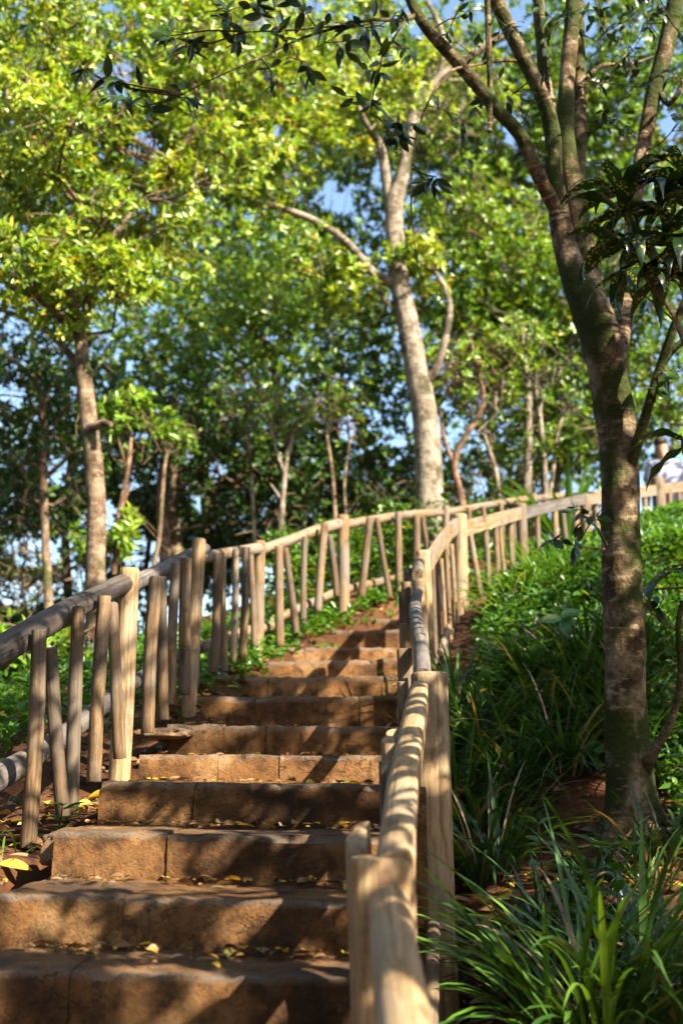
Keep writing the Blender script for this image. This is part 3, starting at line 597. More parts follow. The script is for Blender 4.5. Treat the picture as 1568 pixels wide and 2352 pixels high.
tree('dark tree at the far left edge with a thin bent stem',
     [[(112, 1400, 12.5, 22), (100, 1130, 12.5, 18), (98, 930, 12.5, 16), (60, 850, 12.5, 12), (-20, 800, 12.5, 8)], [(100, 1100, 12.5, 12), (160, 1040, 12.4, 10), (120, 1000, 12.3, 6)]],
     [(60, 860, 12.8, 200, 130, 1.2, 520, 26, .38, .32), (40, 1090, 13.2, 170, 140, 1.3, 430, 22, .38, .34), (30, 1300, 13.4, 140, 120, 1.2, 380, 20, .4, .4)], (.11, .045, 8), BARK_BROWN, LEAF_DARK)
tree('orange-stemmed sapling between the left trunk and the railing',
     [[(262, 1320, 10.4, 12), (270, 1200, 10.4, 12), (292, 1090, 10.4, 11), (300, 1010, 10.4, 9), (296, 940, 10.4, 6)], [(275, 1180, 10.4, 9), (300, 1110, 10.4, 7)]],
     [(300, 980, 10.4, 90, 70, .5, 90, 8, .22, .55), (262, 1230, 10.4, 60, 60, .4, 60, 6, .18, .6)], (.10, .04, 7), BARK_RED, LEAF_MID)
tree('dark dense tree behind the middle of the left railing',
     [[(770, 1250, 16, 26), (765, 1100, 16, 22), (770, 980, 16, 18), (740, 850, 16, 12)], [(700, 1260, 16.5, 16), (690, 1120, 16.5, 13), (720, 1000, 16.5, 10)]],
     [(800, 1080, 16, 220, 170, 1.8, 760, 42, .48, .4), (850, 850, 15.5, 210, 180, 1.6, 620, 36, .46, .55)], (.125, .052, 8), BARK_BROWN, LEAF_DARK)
tree('green tree behind the mossy trunk on the right',
     [[(1395, 1150, 13, 30), (1380, 980, 13, 24), (1340, 870, 13, 18), (1300, 800, 13, 12)], [(1278, 1200, 13.4, 16), (1282, 1060, 13.4, 13), (1300, 930, 13.4, 10)]],
     [(1400, 820, 13.5, 220, 190, 1.5, 900, 38, .42, .42), (1480, 560, 13, 170, 200, 1.4, 650, 30, .42, .45), (1290, 980, 13, 140, 110, 1.1, 330, 16, .38, .45), (1500, 960, 14.5, 160, 130, 1.2, 420, 20, .4, .4)], (.115, .046, 8), BARK_BROWN, LEAF_MID)
tree('high airy tree crown above the fork with blue sky showing through',
     [[(1130, 1180, 17, 20), (1128, 960, 17, 17), (1140, 700, 17, 15), (1120, 450, 17, 12), (1080, 250, 17, 8)], [(1128, 960, 17, 10), (1150, 880, 17, 8), (1190, 760, 17, 5)]],
     [(1120, 300, 17, 300, 280, 2., 2700, 90, .65, .45), (880, 260, 17.5, 260, 220, 1.8, 1700, 60, .65, .45), (1400, 230, 16, 280, 320, 1.8, 2500, 80, .65, .42)], (.13, .055, 8), BARK_BROWN, LEAF_MID)
tree('tall far tree whose crown closes the sky behind the left canopy',
     [[(480, 1320, 19, 30), (470, 1100, 19, 26), (450, 800, 19, 22), (440, 500, 19, 15)]],
     [(420, 560, 19, 420, 300, 2.2, 1500, 80, .7, .5), (180, 250, 18.5, 340, 320, 2., 1000, 60, .7, .5), (700, 620, 19, 220, 180, 2., 760, 32, .6, .36), (600, 260, 19, 300, 260, 2., 1100, 44, .7, .42), (1150, 640, 19, 300, 240, 2., 1300, 50, .7, .4)], (.15, .062, 8), BARK_BROWN, LEAF_MID)
tree('far tree with white sky glinting through its thin lower leaves',
     [[(160, 1420, 18, 24), (150, 1200, 18, 20), (170, 1000, 18, 15)], [(330, 1350, 18, 14), (350, 1200, 18, 12), (390, 1040, 18, 8)]],
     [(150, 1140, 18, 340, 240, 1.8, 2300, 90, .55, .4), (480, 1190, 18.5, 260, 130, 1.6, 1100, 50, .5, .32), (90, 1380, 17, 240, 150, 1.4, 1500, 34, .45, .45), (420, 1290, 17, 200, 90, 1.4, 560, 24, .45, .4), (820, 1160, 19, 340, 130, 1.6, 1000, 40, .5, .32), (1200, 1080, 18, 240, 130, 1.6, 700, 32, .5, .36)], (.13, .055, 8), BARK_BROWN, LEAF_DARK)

def sapling(label, stems, crown, bark=None, tint=.55):
    tree(label, stems, [crown], (.095, .038, 7), bark or BARK_PALE, LEAF_MID, 'sapling', 'thin saplings behind the railings', name='sapling')
sapling('pale forking sapling behind the middle of the left railing', [[(636, 1300, 12.4, 15), (646, 1190, 12.4, 13), (655, 1080, 12.4, 12), (672, 1000, 12.4, 8), (700, 930, 12.4, 5)], [(653, 1090, 12.4, 10), (630, 1020, 12.4, 7), (618, 960, 12.4, 4)], [(648, 1150, 12.4, 7), (620, 1110, 12.4, 4)]], (660, 940, 12.4, 70, 50, .4, 70, 6, .2, .6))
sapling('straight thin sapling just left of the pale forking one', [[(586, 1300, 12.9, 10), (582, 1180, 12.9, 9), (574, 1050, 12.9, 7), (560, 950, 12.9, 5)]], (562, 930, 12.9, 60, 50, .4, 60, 6, .2, .5))
sapling('slim brown sapling directly right of the fork of the dark spreading tree', [[(345, 1340, 11.8, 12), (366, 1230, 11.8, 11), (372, 1140, 11.8, 10), (384, 1040, 11.8, 7), (420, 990, 11.8, 4)]], (395, 990, 11.8, 60, 40, .4, 50, 5, .2, .4), BARK_BROWN)
sapling('pair of thin dark stems crossing behind the upper left railing', [[(772, 1240, 12.8, 11), (764, 1100, 12.8, 9), (750, 1000, 12.8, 7), (735, 900, 12.8, 4)], [(800, 1230, 12.8, 8), (790, 1120, 12.8, 7), (802, 1020, 12.8, 5)]], (770, 930, 12.8, 80, 60, .4, 70, 6, .2, .45), BARK_BROWN)
sapling('taller of the two upright sunlit stems right of the forked trunk', [[(1208, 1180, 12.5, 20), (1212, 1060, 12.5, 19), (1214, 960, 12.5, 17), (1212, 880, 12.5, 13), (1200, 780, 12.5, 8)]], (1205, 770, 12.5, 80, 60, .4, 90, 6, .22, .6))
sapling('thinner of the two upright sunlit stems right of the forked trunk', [[(1254, 1180, 12.5, 14), (1250, 1080, 12.5, 13), (1240, 960, 12.5, 11), (1228, 880, 12.5, 8)], [(1256, 1170, 12.6, 11), (1270, 1080, 12.6, 10), (1276, 1010, 12.6, 9), (1300, 930, 12.6, 6)]], (1250, 860, 12.5, 70, 50, .4, 60, 6, .2, .6))
sapling('leaning sunlit sapling between the reddish tree and the upright stems', [[(1150, 1200, 12.5, 12), (1140, 1090, 12.5, 11), (1112, 1000, 12.5, 9), (1100, 930, 12.5, 5)], [(1130, 1060, 12.5, 6), (1100, 1060, 12.5, 4)]], (1108, 920, 12.5, 60, 40, .4, 50, 5, .2, .6))

# near right tree with mossy trunk
def near_extra(mb, parts):
    pass
Yn = 4.55
near_limbs = [
    [(1458, 1925, Yn, 190), (1452, 1850, Yn, 128), (1444, 1760, Yn, 108), (1438, 1650, Yn, 98), (1434, 1500, Yn, 92), (1428, 1350, Yn, 90), (1426, 1200, Yn, 88), (1424, 1080, Yn, 88), (1416, 980, Yn, 88), (1400, 880, Yn, 90), (1384, 790, Yn, 96), (1360, 720, Yn, 92), (1325, 650, Yn, 66), (1296, 560, Yn, 52), (1280, 470, Yn, 46), (1272, 400, Yn - .03, 40), (1268, 300, Yn - .05, 36), (1240, 210, Yn - .1, 34), (1190, 110, Yn - .15, 34), (1140, 0, Yn - .2, 33), (1110, -110, Yn - .2, 28)],
    [(1372, 760, Yn, 84), (1352, 660, Yn + .05, 66), (1332, 540, Yn + .05, 56), (1312, 420, Yn + .05, 48), (1298, 320, Yn + .05, 42), (1300, 200, Yn + .05, 38), (1312, 60, Yn + .05, 34), (1318, -120, Yn + .05, 28)],
    [(1278, 480, Yn, 34), (1240, 410, Yn - .1, 33), (1195, 310, Yn - .2, 32), (1150, 262, Yn - .25, 31), (1100, 200, Yn - .3, 31), (1040, 130, Yn - .35, 29), (985, 70, Yn - .4, 27), (945, 5, Yn - .4, 25), (920, -80, Yn - .4, 20)],
    [(1275, 420, Yn, 32), (1268, 300, Yn + .15, 30), (1250, 170, Yn + .2, 28), (1236, 0, Yn + .25, 28), (1230, -100, Yn + .25, 24)],
    [(1322, 480, Yn + .1, 36), (1330, 330, Yn + .2, 32), (1332, 180, Yn + .25, 28), (1326, 0, Yn + .3, 26), (1320, -100, Yn + .3, 22)],
    [(1415, 830, Yn + .02, 44), (1436, 720, Yn + .12, 38), (1444, 600, Yn + .2, 32), (1458, 450, Yn + .25, 34), (1484, 300, Yn + .3, 34), (1508, 180, Yn + .3, 36), (1536, 80, Yn + .3, 40), (1560, -60, Yn + .3, 36)],
    [(1508, 190, Yn + .3, 18), (1535, 240, Yn + .25, 14), (1568, 190, Yn + .2, 12), (1600, 120, Yn + .2, 10)],
    [(1440, 1080, Yn - .02, 36), (1462, 1020, Yn - .1, 26), (1492, 920, Yn - .18, 23), (1520, 830, Yn - .22, 21), (1552, 740, Yn - .28, 21), (1600, 640, Yn - .3, 18)],
    [(1515, 845, Yn - .2, 16), (1540, 810, Yn - .2, 15), (1580, 770, Yn - .2, 14)],
    [(1478, 1780, Yn - .04, 32), (1500, 1730, Yn - .12, 24), (1530, 1680, Yn - .16, 19), (1552, 1620, Yn - .2, 16), (1562, 1540, Yn - .24, 14), (1556, 1440, Yn - .26, 13), (1568, 1380, Yn - .28, 12)],
    # long twigs reaching left across the picture
    [(955, 30, Yn - .4, 11), (930, 46, Yn - .45, 9), (860, 44, Yn - .5, 8), (800, 56, Yn - .55, 7), (700, 84, Yn - .6, 6), (600, 130, Yn - .65, 4.5), (500, 175, Yn - .7, 3.5), (420, 215, Yn - .72, 2.5)],
    [(800, 56, Yn - .55, 5), (740, 62, Yn - .6, 4.5), (640, 70, Yn - .66, 3.5), (560, 72, Yn - .7, 2.5)],
    [(1200, 140, Yn - .12, 9), (1150, 138, Yn - .2, 8), (1090, 148, Yn - .3, 7), (1030, 165, Yn - .4, 6), (985, 230, Yn - .45, 5), (955, 320, Yn - .5, 4.5), (944, 420, Yn - .5, 4), (947, 520, Yn - .5, 3.2), (958, 600, Yn - .5, 2.5), (972, 690, Yn - .5, 2)],
    [(1118, -20, Yn - .25, 15), (1122, 100, Yn - .27, 14), (1125, 200, Yn - .29, 13), (1124, 302, Yn - .3, 11)],
    [(930, 46, Yn - .45, 6), (885, 120, Yn - .5, 5), (860, 200, Yn - .52, 3.5), (850, 260, Yn - .55, 2.5)],
    [(1395, 1258, Yn - .03, 8), (1372, 1215, Yn - .1, 5), (1350, 1190, Yn - .15, 3.5), (1330, 1176, Yn - .18, 2.5)], [(1390, 1262, Yn - .03, 6), (1330, 1255, Yn - .12, 4), (1270, 1240, Yn - .2, 2.5)],
    [(1476, 1358, Yn + .05, 6), (1520, 1352, Yn, 6), (1568, 1350, Yn - .05, 5)],
    [(1330, 200, Yn + .2, 12), (1380, 150, Yn + .25, 10), (1440, 150, Yn + .3, 8), (1500, 130, Yn + .3, 6)]]
nt_root = at(1450, 1880, Yn); nt_root.z = gz(nt_root.x, nt_root.y)
near_tree = thing('tree', 'mossy multi-stemmed tree standing closest on the right, rising from the grass bank', 'tree', nt_root)
mb = MB()
for i, l in enumerate(near_limbs): limb(mb, l, seg=28 if i == 0 else 16 if l[0][3] > 25 else 8, step=.05, rough=.10 if i < 8 else .05, nscale=4.5)
def twig_leaves(spots, L, W, mb, samples, tint=.5):
    """a thin twig from the nearest limb to each spot, leaves set alternately along its outer half"""
    out = []
    for px, py, Y, n, r in spots:
        c = at(px, py, Y); s = dep(py, Y) / F * r
        e = min(samples, key=lambda v: (v - c).length + .5 * abs(v.y - c.y)); d = (c - e).normalized() if (c - e).length > .02 else Vector((-.7, 0, .3))
        j_ = lambda a: Vector((random.gauss(0, a), random.gauss(0, a), random.gauss(0, a)))
        start = e if (c - e).length < 1.1 else c - d * .5
        tips = [c + d * s * 1.3 + j_(s * .4)] + [c + j_(s * 1.1) for _ in range(max(1, n // 4))]
        m = start.lerp(c, .55) + j_(.03); wlimb(mb, [start, m, c, tips[0]], [.0045, .0035, .0025, .001], 5, .06)
        for t_ in tips[1:]: wlimb(mb, [m.lerp(c, .6), c.lerp(t_, .5) + j_(.01), t_], [.0025, .002, .001], 5, .06)
        B, D, N = [], [], []
        for q in range(n):
            t_ = tips[q % len(tips)]; f = random.uniform(.15, 1.); a = (t_ - c).normalized(); b = c.lerp(t_, f)
            B.append(b); D.append(a * random.uniform(.3, .9) + Vector((random.gauss(0, .7), random.gauss(0, .6), random.gauss(-.25, .5)))); N.append((random.gauss(0, .6), random.gauss(-.4, .6), random.gauss(.6, .4)))
        out.append([np.array(B), np.array(D), np.array(N), L * RNG.uniform(.6, 1.25, n), W * RNG.uniform(.75, 1.2, n), np.clip(tint + RNG.normal(0, .2, n), 0, 1)])
    return cat(out)
leaf_spots = [(400, 80, 3.9, 9, 26), (455, 95, 3.9, 5, 20), (530, 30, 3.9, 10, 28), (590, 20, 3.9, 8, 24), (560, 75, 3.9, 5, 20), (640, 70, 3.9, 6, 30), (330, 210, 3.85, 7, 26), (255, 180, 3.85, 7, 22), (290, 225, 3.85, 5, 20), (200, 165, 3.85, 4, 14), (420, 215, 3.85, 5, 30),
      (700, 140, 3.95, 6, 36), (760, 90, 3.95, 6, 34), (620, 165, 3.95, 5, 24), (850, 240, 4.0, 6, 26), (900, 310, 4.0, 8, 24), (930, 290, 4.0, 6, 20), (985, 420, 4.05, 5, 14), (1000, 405, 4.05, 3, 12), (870, 160, 4.0, 6, 30), (830, 60, 4.0, 8, 40), (940, 110, 4.05, 6, 30),
      (1050, 40, 4.1, 9, 40), (1090, 120, 4.2, 7, 36), (1180, 210, 4.4, 9, 40), (1210, 270, 4.4, 9, 34), (1160, 60, 4.3, 9, 44), (1110, 230, 4.3, 6, 30), (1230, 360, 4.5, 6, 30), (1400, 60, 4.6, 22, 70), (1390, 190, 4.7, 22, 60), (1450, 120, 4.7, 18, 60), (1420, 260, 4.7, 14, 50), (1530, 30, 4.6, 16, 60), (1545, 170, 4.6, 12, 40),
      (1380, 290, 4.7, 10, 36), (1560, 280, 4.6, 10, 36), (1270, 40, 4.6, 10, 50), (1350, 20, 4.7, 14, 50), (1480, 30, 4.8, 14, 50), (700, 20, 4.0, 6, 40), (1020, 250, 4.2, 5, 30), (905, 30, 4.0, 6, 30),
      (1340, 1178, 4.4, 9, 20), (1372, 1195, 4.42, 5, 16), (1275, 1240, 4.35, 4, 14), (1320, 1250, 4.4, 3, 14), (1515, 1390, 4.5, 7, 22), (1480, 680, 4.4, 4, 20), (1520, 850, 4.3, 5, 24), (1505, 900, 4.3, 4, 16)]
samples = [p for l in near_limbs for p in smooth_path([at(*q[:3]) for q in l], [1] * len(l), .06)[0]]
right_top = lambda q: not (q[0] < 1035 or q[1] > 600)
near_leaf = [twig_leaves([(a, b, c, int(n * 1.7) if b < 500 else n, r) for a, b, c, n, r in leaf_spots if not right_top((a, b))], .082, .031, mb, samples, .45),
             twig_leaves([(a, b, c, int(n * 1.5), r) for a, b, c, n, r in leaf_spots if right_top((a, b))], .056, .023, mb, samples, .5)]
mb.build('trunk', BARK_MOSS, near_tree)
# its crown above the frame, which throws the dapple over the grass bank
for (c, r, n, ns, sr) in [((1.9, 4.2, 5.2), (1.5, 1.1, .8), 150, 16, .3), ((3.0, 3.4, 3.9), (1.0, 1.0, .8), 110, 10, .3), ((.3, 4.2, 4.6), (1.0, .7, .6), 140, 12, .26)]:
    P, A, w, sc = blob_points(c, r, n, ns, sr); near_leaf.append(rosettes(P, A, 7, .095, .038, tint=np.full(len(P), .45)))
link('crown', leaves_mesh('crown', *cat(near_leaf), fold=.12, fine=True), LEAF_GLOSS, near_tree)

# unseen shade trees: the first cast the dapple, later ones added to block light
def shade_tree(label, x, y, h, crowns, leaf=.11):
    z0 = gz(x, y); t = thing('tree', label, 'tree', (x, y, z0), 'trees shading the lower steps'); mb = MB()
    tube(mb, [Vector((x, y, z0 - .2)), Vector((x + .05, y, z0 + h * .5)), Vector((x - .05, y + .1, z0 + h))], [.14, .11, .08], 14, .12, .08, 3., .5, None, False)
    parts = []
    for (c, r, n, ns, sr) in crowns:
        P, A, w, sc = blob_points(c, r, n, ns, sr); qx, qy, qd = proj(P); k = ~((qx > -150) & (qx < 1720) & (qy > -150) & (qy < 2500) & (P[:, 1] > .1)); P, A = P[k], A[k]
        parts.append(rosettes(P, A, 8, leaf, leaf * .42, tint=np.full(len(P), .45)))
        for q in sc[::2]:
            q = Vector(q); e = Vector((x - .05, y + .1, z0 + h))
            hx, hy, hd = proj(np.array([e.lerp(q, f) for f in np.linspace(0, 1, 9)]))
            if np.any((hx > -200) & (hx < 1770) & (hy > -200) & (hy < 2552) & (hd > .1)): continue      # no limb reaches across the view
            wlimb(mb, [e, e.lerp(q, .5) + Vector((0, 0, .15)), q], [.035, .02, .008], 6, .2)
    mb.build('trunk', BARK_BROWN, t); link('crown', leaves_mesh('crown', *cat(parts)), LEAF_DARK, t)
def over(targets, t, r, n):
    return [(tuple(Vector(p) + SUN * (t + random.uniform(-.4, .4))), (r, r, r * .8), n, 3, r * .7) for p in targets]
shade_tree('spreading tree on the bank right of the steps, its leaves shading the lower steps', 3.9, 1.0, 3.0,
           over([(-.05, 2.3, -.45), (.05, 2.75, -.3), (-.35, 2.75, -.35), (-.25, 3.2, -.1), (-.65, 3.15, -.2), (-.1, 3.7, 0), (-.45, 3.7, 0), (-.75, 3.7, .05), (-1.0, 3.6, .1), (-1.0, 3.6, .45), (-.95, 4.1, .2), (-.97, 3.9, .5), (-1.05, 3.3, .1), (.0, 2.6, -.25), (-.3, 2.75, -.3), (-.05, 3.1, -.2), (-.6, 3.62, .0), (.3, 3.75, .15), (.35, 4.4, .6)], 2.8, .27, 14), .08)
shade_tree('tall tree up the bank whose crown shades the mossy trunk and the grass', 5.2, 2.6, 4.2,
           over([(1.15, 4.5, 0), (1.2, 4.5, .5), (1.15, 4.5, 1.0), (1.1, 4.5, 2.5), (1.2, 4.5, 3.0), (1.3, 3.9, 1.6), (1.4, 3.9, 2.1), (1.1, 3.9, 2.3), (.6, 4.3, -.4), (.9, 4.6, -.2), (.7, 5.0, .1), (.8, 5.6, .3), (1.1, 5.4, .3), (.9, 6.2, .7),
                 (1.4, 6, .7), (.8, 3.4, -.5), (.6, 3.2, -.4), (.3, 3.8, -.3), (1.5, 5, .2), (1.8, 6.8, 1.2)], 4.9, .5, 44))
shade_tree('tree whose high branches keep the overhanging twigs in shade', 2.9, -.6, 5.2,
           over([(-.5, 3.9, 2.8), (-.1, 3.9, 2.8), (.3, 3.95, 2.8), (.5, 4.1, 2.6), (-.8, 3.85, 2.5), (.3, 4, 2.2), (.8, 4.3, 2.8), (.6, 4.2, 2.2), (1.0, 4.5, 2.6)], 4.4, .5, 34))
shade_tree('wide tree behind the viewer on the left', -3.6, -2.2, 3.4, [((-3.2, -1.6, 3.4), (1.8, 2.0, 2.2), 1100, 60, .55), ((-4.5, 2.0, 4.6), (1.6, 2.2, 1.4), 500, 30, .5), ((-4.2, 2.6, 1.6), (1.0, 2.0, 1.9), 800, 40, .5), ((-.9, 2.4, 4.7), (1.7, 2.4, .5), 1300, 60, .5)])
shade_tree('tree on the slope to the right of the far railing', 7.2, 10.5, 4.6, over([(3.5, 12.2, 3.2), (3.4, 12.2, 2.7), (3.2, 12.2, 3.5), (3.8, 12.3, 3.3)], 4.2, .45, 40))
shade_tree('wide tree straight behind the viewer', .2, -5., 3.6, [((-.6, -4.0, 3.2), (2.6, 1.2, 2.8), 1500, 70, .55), ((-.9, -1.4, 5.4), (2.2, 1.8, .8), 1000, 50, .5)])

shade_tree('dense tree behind the viewer, far to the left', -5.6, -1.6, 3., [((-5, -1, 2.2), (1.4, 2.6, 3.2), 900, 50, .6)], .17)
shade_tree('low dense tree behind the viewer, to the right', 3.2, -5.6, 2., [((3.2, -5.2, .9), (2.2, 1., 2.2), 700, 40, .55)], .17)
shade_tree('low bushy tree beyond the right bank, out of the frame', 5.7, -1.6, 1.4, [((5.6, -1.6, .7), (1.2, 2.2, 1.7), 600, 34, .5)], .17)
shade_tree('dense tree left of the steps, out of the frame', -5.6, 5., 3., [((-5.3, 5, 2.0), (1.2, 2.6, 2.6), 900, 46, .55)], .17)

# ------------------------------------------------------------------ grasses
def blades(name, B, az, lean, L, W, tint, mat, seg=6, curve=1.6, **tg):
    """arching strap leaves"""
    n = len(B); ts = np.linspace(0, 1, seg + 1); hx, hy = np.cos(az), np.sin(az); pos = B.copy(); v = []
    side = np.stack([-hy, hx, np.zeros(n)], 1); tw = RNG.uniform(-.6, .6, n)
    side = side * np.cos(tw)[:, None] + np.array([0, 0, 1.]) * np.sin(tw)[:, None] * .6
    cv = curve * RNG.uniform(.4, 1.25, n)
    for i, t in enumerate(ts):
        a = lean + cv * t; d = np.stack([hx * np.sin(a), hy * np.sin(a), np.cos(a)], 1)
        if i: pos = pos + d * (L / seg)[:, None]
        w = W * (.55 + .45 * min(1, t * 4)) * (1 - max(0, t - .55) / .45) ** .7 + .0004; nrm = np.cross(d, side)
        v += [pos + side * .5 * w[:, None] + nrm * .12 * w[:, None], pos.copy(), pos - side * .5 * w[:, None] + nrm * .12 * w[:, None]]
    V = np.stack(v, 1).reshape(-1, 3); k = 3 * (seg + 1); b = (np.arange(n) * k)[:, None, None]; q = []
    for r in range(seg):
        for c in range(2): a = r * 3 + c; q.append([a, a + 1, a + 4, a + 3])
    Q = (b + np.array(q)[None]).reshape(-1, 4)
    return np_mesh(name, V, Q, True, tint=np.repeat(tint, k))
def tuft_arrays(centres, n, r, L, W, tint):
    Bs, az, ln, Ls, Ws, ti = [], [], [], [], [], []
    for (x, y) in centres:
        m = int(n * random.uniform(.7, 1.3)); a = RNG.uniform(0, 6.28, m); q = r * np.sqrt(RNG.random(m))
        bx, by = x + np.cos(a) * q, y + np.sin(a) * q; Bs.append(np.stack([bx, by, ground(bx, by) - .02], 1)); az.append(a + RNG.normal(0, .5, m)); ln.append(np.abs(RNG.normal(.35, .25, m)))
        Ls.append(L * RNG.uniform(.55, 1.15, m)); Ws.append(W * RNG.uniform(.7, 1.3, m)); t = np.clip(tint + RNG.normal(0, .2, m), 0, .9); ti.append(np.where(RNG.random(m) < .08, RNG.uniform(.93, 1, m), t))
    c = np.concatenate; return c(Bs), c(az), c(ln), c(Ls), c(Ws), c(ti)
def region(n, f, xr, yr, mind):
    out = []
    for _ in range(n * 60):
        x, y = random.uniform(*xr), random.uniform(*yr)
        if f(x, y) and all((x - a) ** 2 + (y - b) ** 2 > mind * mind for a, b in out): out.append((x, y))
        if len(out) >= n: break
    return out
rx_ = lambda y: float(np.interp(y, RP[:, 1], RP[:, 0]))
bank = region(36, lambda x, y: (x - 1.15) ** 2 + (y - 4.6) ** 2 > .3 and x > rx_(y) + .14 + max(0, 4.6 - y) * .18 and x < rx_(y) + .95 + .1 * (y - 4), (.4, 2.2), (4.3, 6.1), .24)
tag(link('grass', blades('grass', *tuft_arrays(bank, 120, .10, .50, .0125, .48), None), GRASS_M), kind='stuff')
def tussock(label, cs, n, r, L, W, tint, mat, lean=None, group=None):
    a = tuft_arrays(cs, n, r, L, W, tint); x, y = cs[0]
    if lean is not None: a = (a[0], a[1], a[2] * lean, *a[3:])
    t = thing('grass_tussock', label, 'grass tussock', (x, y, gz(x, y)), group); link('foliage', blades('foliage', *a, mat, 8), mat, t)
tussock('large tussock of long green blades in the bottom right corner', [(.62, 2.95), (.72, 3.05), (.56, 3.08)], 46, .08, .66, .016, .66, GRASS_M, .6)
tussock('dark low tussock right of the tall planed post', [(.56, 3.55), (.66, 3.7)], 60, .09, .38, .012, .35, GRASS_M)
tussock('tussock with pale dry blades at the foot of the mossy tree', [(.93, 3.75), (1.02, 3.95), (.88, 4.05), (1.28, 4.18), (1.12, 4.12)], 40, .10, .32, .011, .38, GRASS_M)
tussock('long arching tussock at the right edge of the frame, nearest the viewer', [(.84, 3.0), (.92, 3.2)], 34, .08, .42, .0145, .5, GRASS_M, .8)
tussock('bright sunlit yellow-green tussock against the far railing', [(1.25, 7.35), (1.4, 7.6), (1.1, 7.1), (1.5, 7.3)], 70, .12, .5, .014, .6, GRASS_B)
# broad strap-leaved plant behind the far railing
def strap_plant(label, px, py, Y, n, L, W):
    c = at(px, py, Y); c.z = gz(c.x, c.y); t = thing('strap_leaf_plant', label, 'plant', c)
    a = RNG.uniform(0, 6.28, n); B = np.stack([c.x + np.cos(a) * .1, c.y + np.sin(a) * .1, np.full(n, c.z)], 1)
    link('foliage', blades('foliage', B, a, np.abs(RNG.normal(.2, .2, n)), L * RNG.uniform(.6, 1.1, n), W * RNG.uniform(.7, 1.2, n), np.clip(RNG.normal(.4, .2, n), 0, .9), GRASS_B, 8, .9), GRASS_B, t)
strap_plant('clump of broad upright strap leaves behind the far railing', 1300, 1180, 11.6, 26, 1.15, .075)
strap_plant('smaller strap-leaved clump beside the forked trunk', 1130, 1230, 12.6, 16, .9, .06)

# ground cover on the slope, weeds and short grass
def scatter(n, f, xr, yr):
    x = RNG.uniform(*xr, n); y = RNG.uniform(*yr, n); k = f(x, y); return x[k], y[k]
def cover(name, x, y, h, L, W, n, tint, mat, label=None, up=.5):
    z = ground(x, y); hh = h * RNG.uniform(.25, 1., len(x)); C = np.stack([x, y, z + hh], 1); A = RNG.normal(0, .3, (len(x), 3)) + np.array([0, -.15, 1.])
    t = np.clip(tint + .25 * np.sin(x * 2.1 + y * 1.3) * np.sin(y * 1.9) , .05, .85)
    o = link(name, leaves_mesh(name, *rosettes(C, A, n, L, W, (.1, .7), hh.mean() * .7, t)), mat); return tag(o, label, kind='stuff')
drf = lambda x, y: -near(RP, x, y)[0]
x, y = scatter(22000, lambda x, y: (drf(x, y) > .25) & ((x > .5 + .25 * np.clip(y - 4.2, 0, 3)) | (y > 5.8)) & (x / y < .42) & (y > 4.1) & ((x - 1.15) ** 2 + (y - 4.55) ** 2 > .03) & ((drf(x, y) > .95) | (y > 5.9)), (.4, 6.), (4.0, 12.))
cover('ground_cover', x, y, .16, .06, .027, 6, .5, COVER_M)
x, y = scatter(5000, lambda x, y: (near(LP, x, y)[0] > .05) & (near(LP, x, y)[0] < 3) & ((y > 5.6) | (near(LP, x, y)[0] > 1.1 - .5 * (y > 4.9))) & (y > 4.4) & (x < 0), (-5, 0), (4.2, 10))
xa, ya = scatter(5200, lambda x, y: (near(LP, x, y)[0] > -1.5) & (near(LP, x, y)[0] < .1) & ((near(LP, x, y)[0] > -.2) | (y > 7.6)) & ((near(LP, x, y)[0] > -.45) | (y > 9.75)), (-1, 2.6), (6.3, 12)); x, y = np.append(x, xa), np.append(y, ya)
cover('low_weeds', x, y, .12, .07, .03, 5, .6, COVER_M)
x, y = scatter(2300, lambda x, y: (near(LP, x, y)[0] > .1) & (near(LP, x, y)[0] < 2.6) & (x > -.6), (-.6, 5), (8.2, 16))
cover('undergrowth', x, y, .6, .10, .045, 7, .45, LEAF_DARK)
x, y = scatter(4200, lambda x, y: (near(LP, x, y)[0] > -.16) & (near(LP, x, y)[0] < 1.5) & ((y > 5.2) | (np.sin(x * 9 + 1) * np.sin(y * 7) > .35)), (-3.2, 1.2), (3.4, 10.5))
z = ground(x, y); tag(link('short_grass', blades('short_grass', np.stack([x, y, z], 1), RNG.uniform(0, 6.28, len(x)), np.abs(RNG.normal(.3, .2, len(x))), RNG.uniform(.07, .2, len(x)), np.full(len(x), .006), RNG.uniform(.2, .8, len(x)), GRASS_B, 4), GRASS_B), kind='stuff')
# tall bushes behind the left railing
tree('leafy bush behind the upper left railing', [[(860, 1330, 11.6, 10), (865, 1270, 11.6, 8), (870, 1220, 11.6, 5)]], [(860, 1255, 11.8, 120, 70, .6, 330, 18, .22, .4), (700, 1290, 11.4, 110, 60, .5, 260, 14, .2, .42)], (.10, .045, 7), BARK_BROWN, LEAF_MID, 'bush', name='bush')
tree('broad dark bush behind the bend of the railing', [[(1120, 1300, 12.6, 10), (1118, 1230, 12.6, 8), (1110, 1180, 12.6, 5)]], [(1090, 1190, 13, 150, 80, .7, 380, 20, .24, .35), (930, 1170, 13.2, 90, 70, .6, 200, 12, .22, .3)], (.10, .045, 7), BARK_BROWN, LEAF_DARK, 'bush', name='bush')
tree('sunlit low bush at the left edge under the railing', [[(60, 1560, 7.4, 8), (55, 1480, 7.4, 6)]], [(70, 1500, 7.6, 110, 60, .4, 150, 10, .18, .6)], (.09, .04, 7), BARK_BROWN, LEAF_MID, 'bush', name='bush')

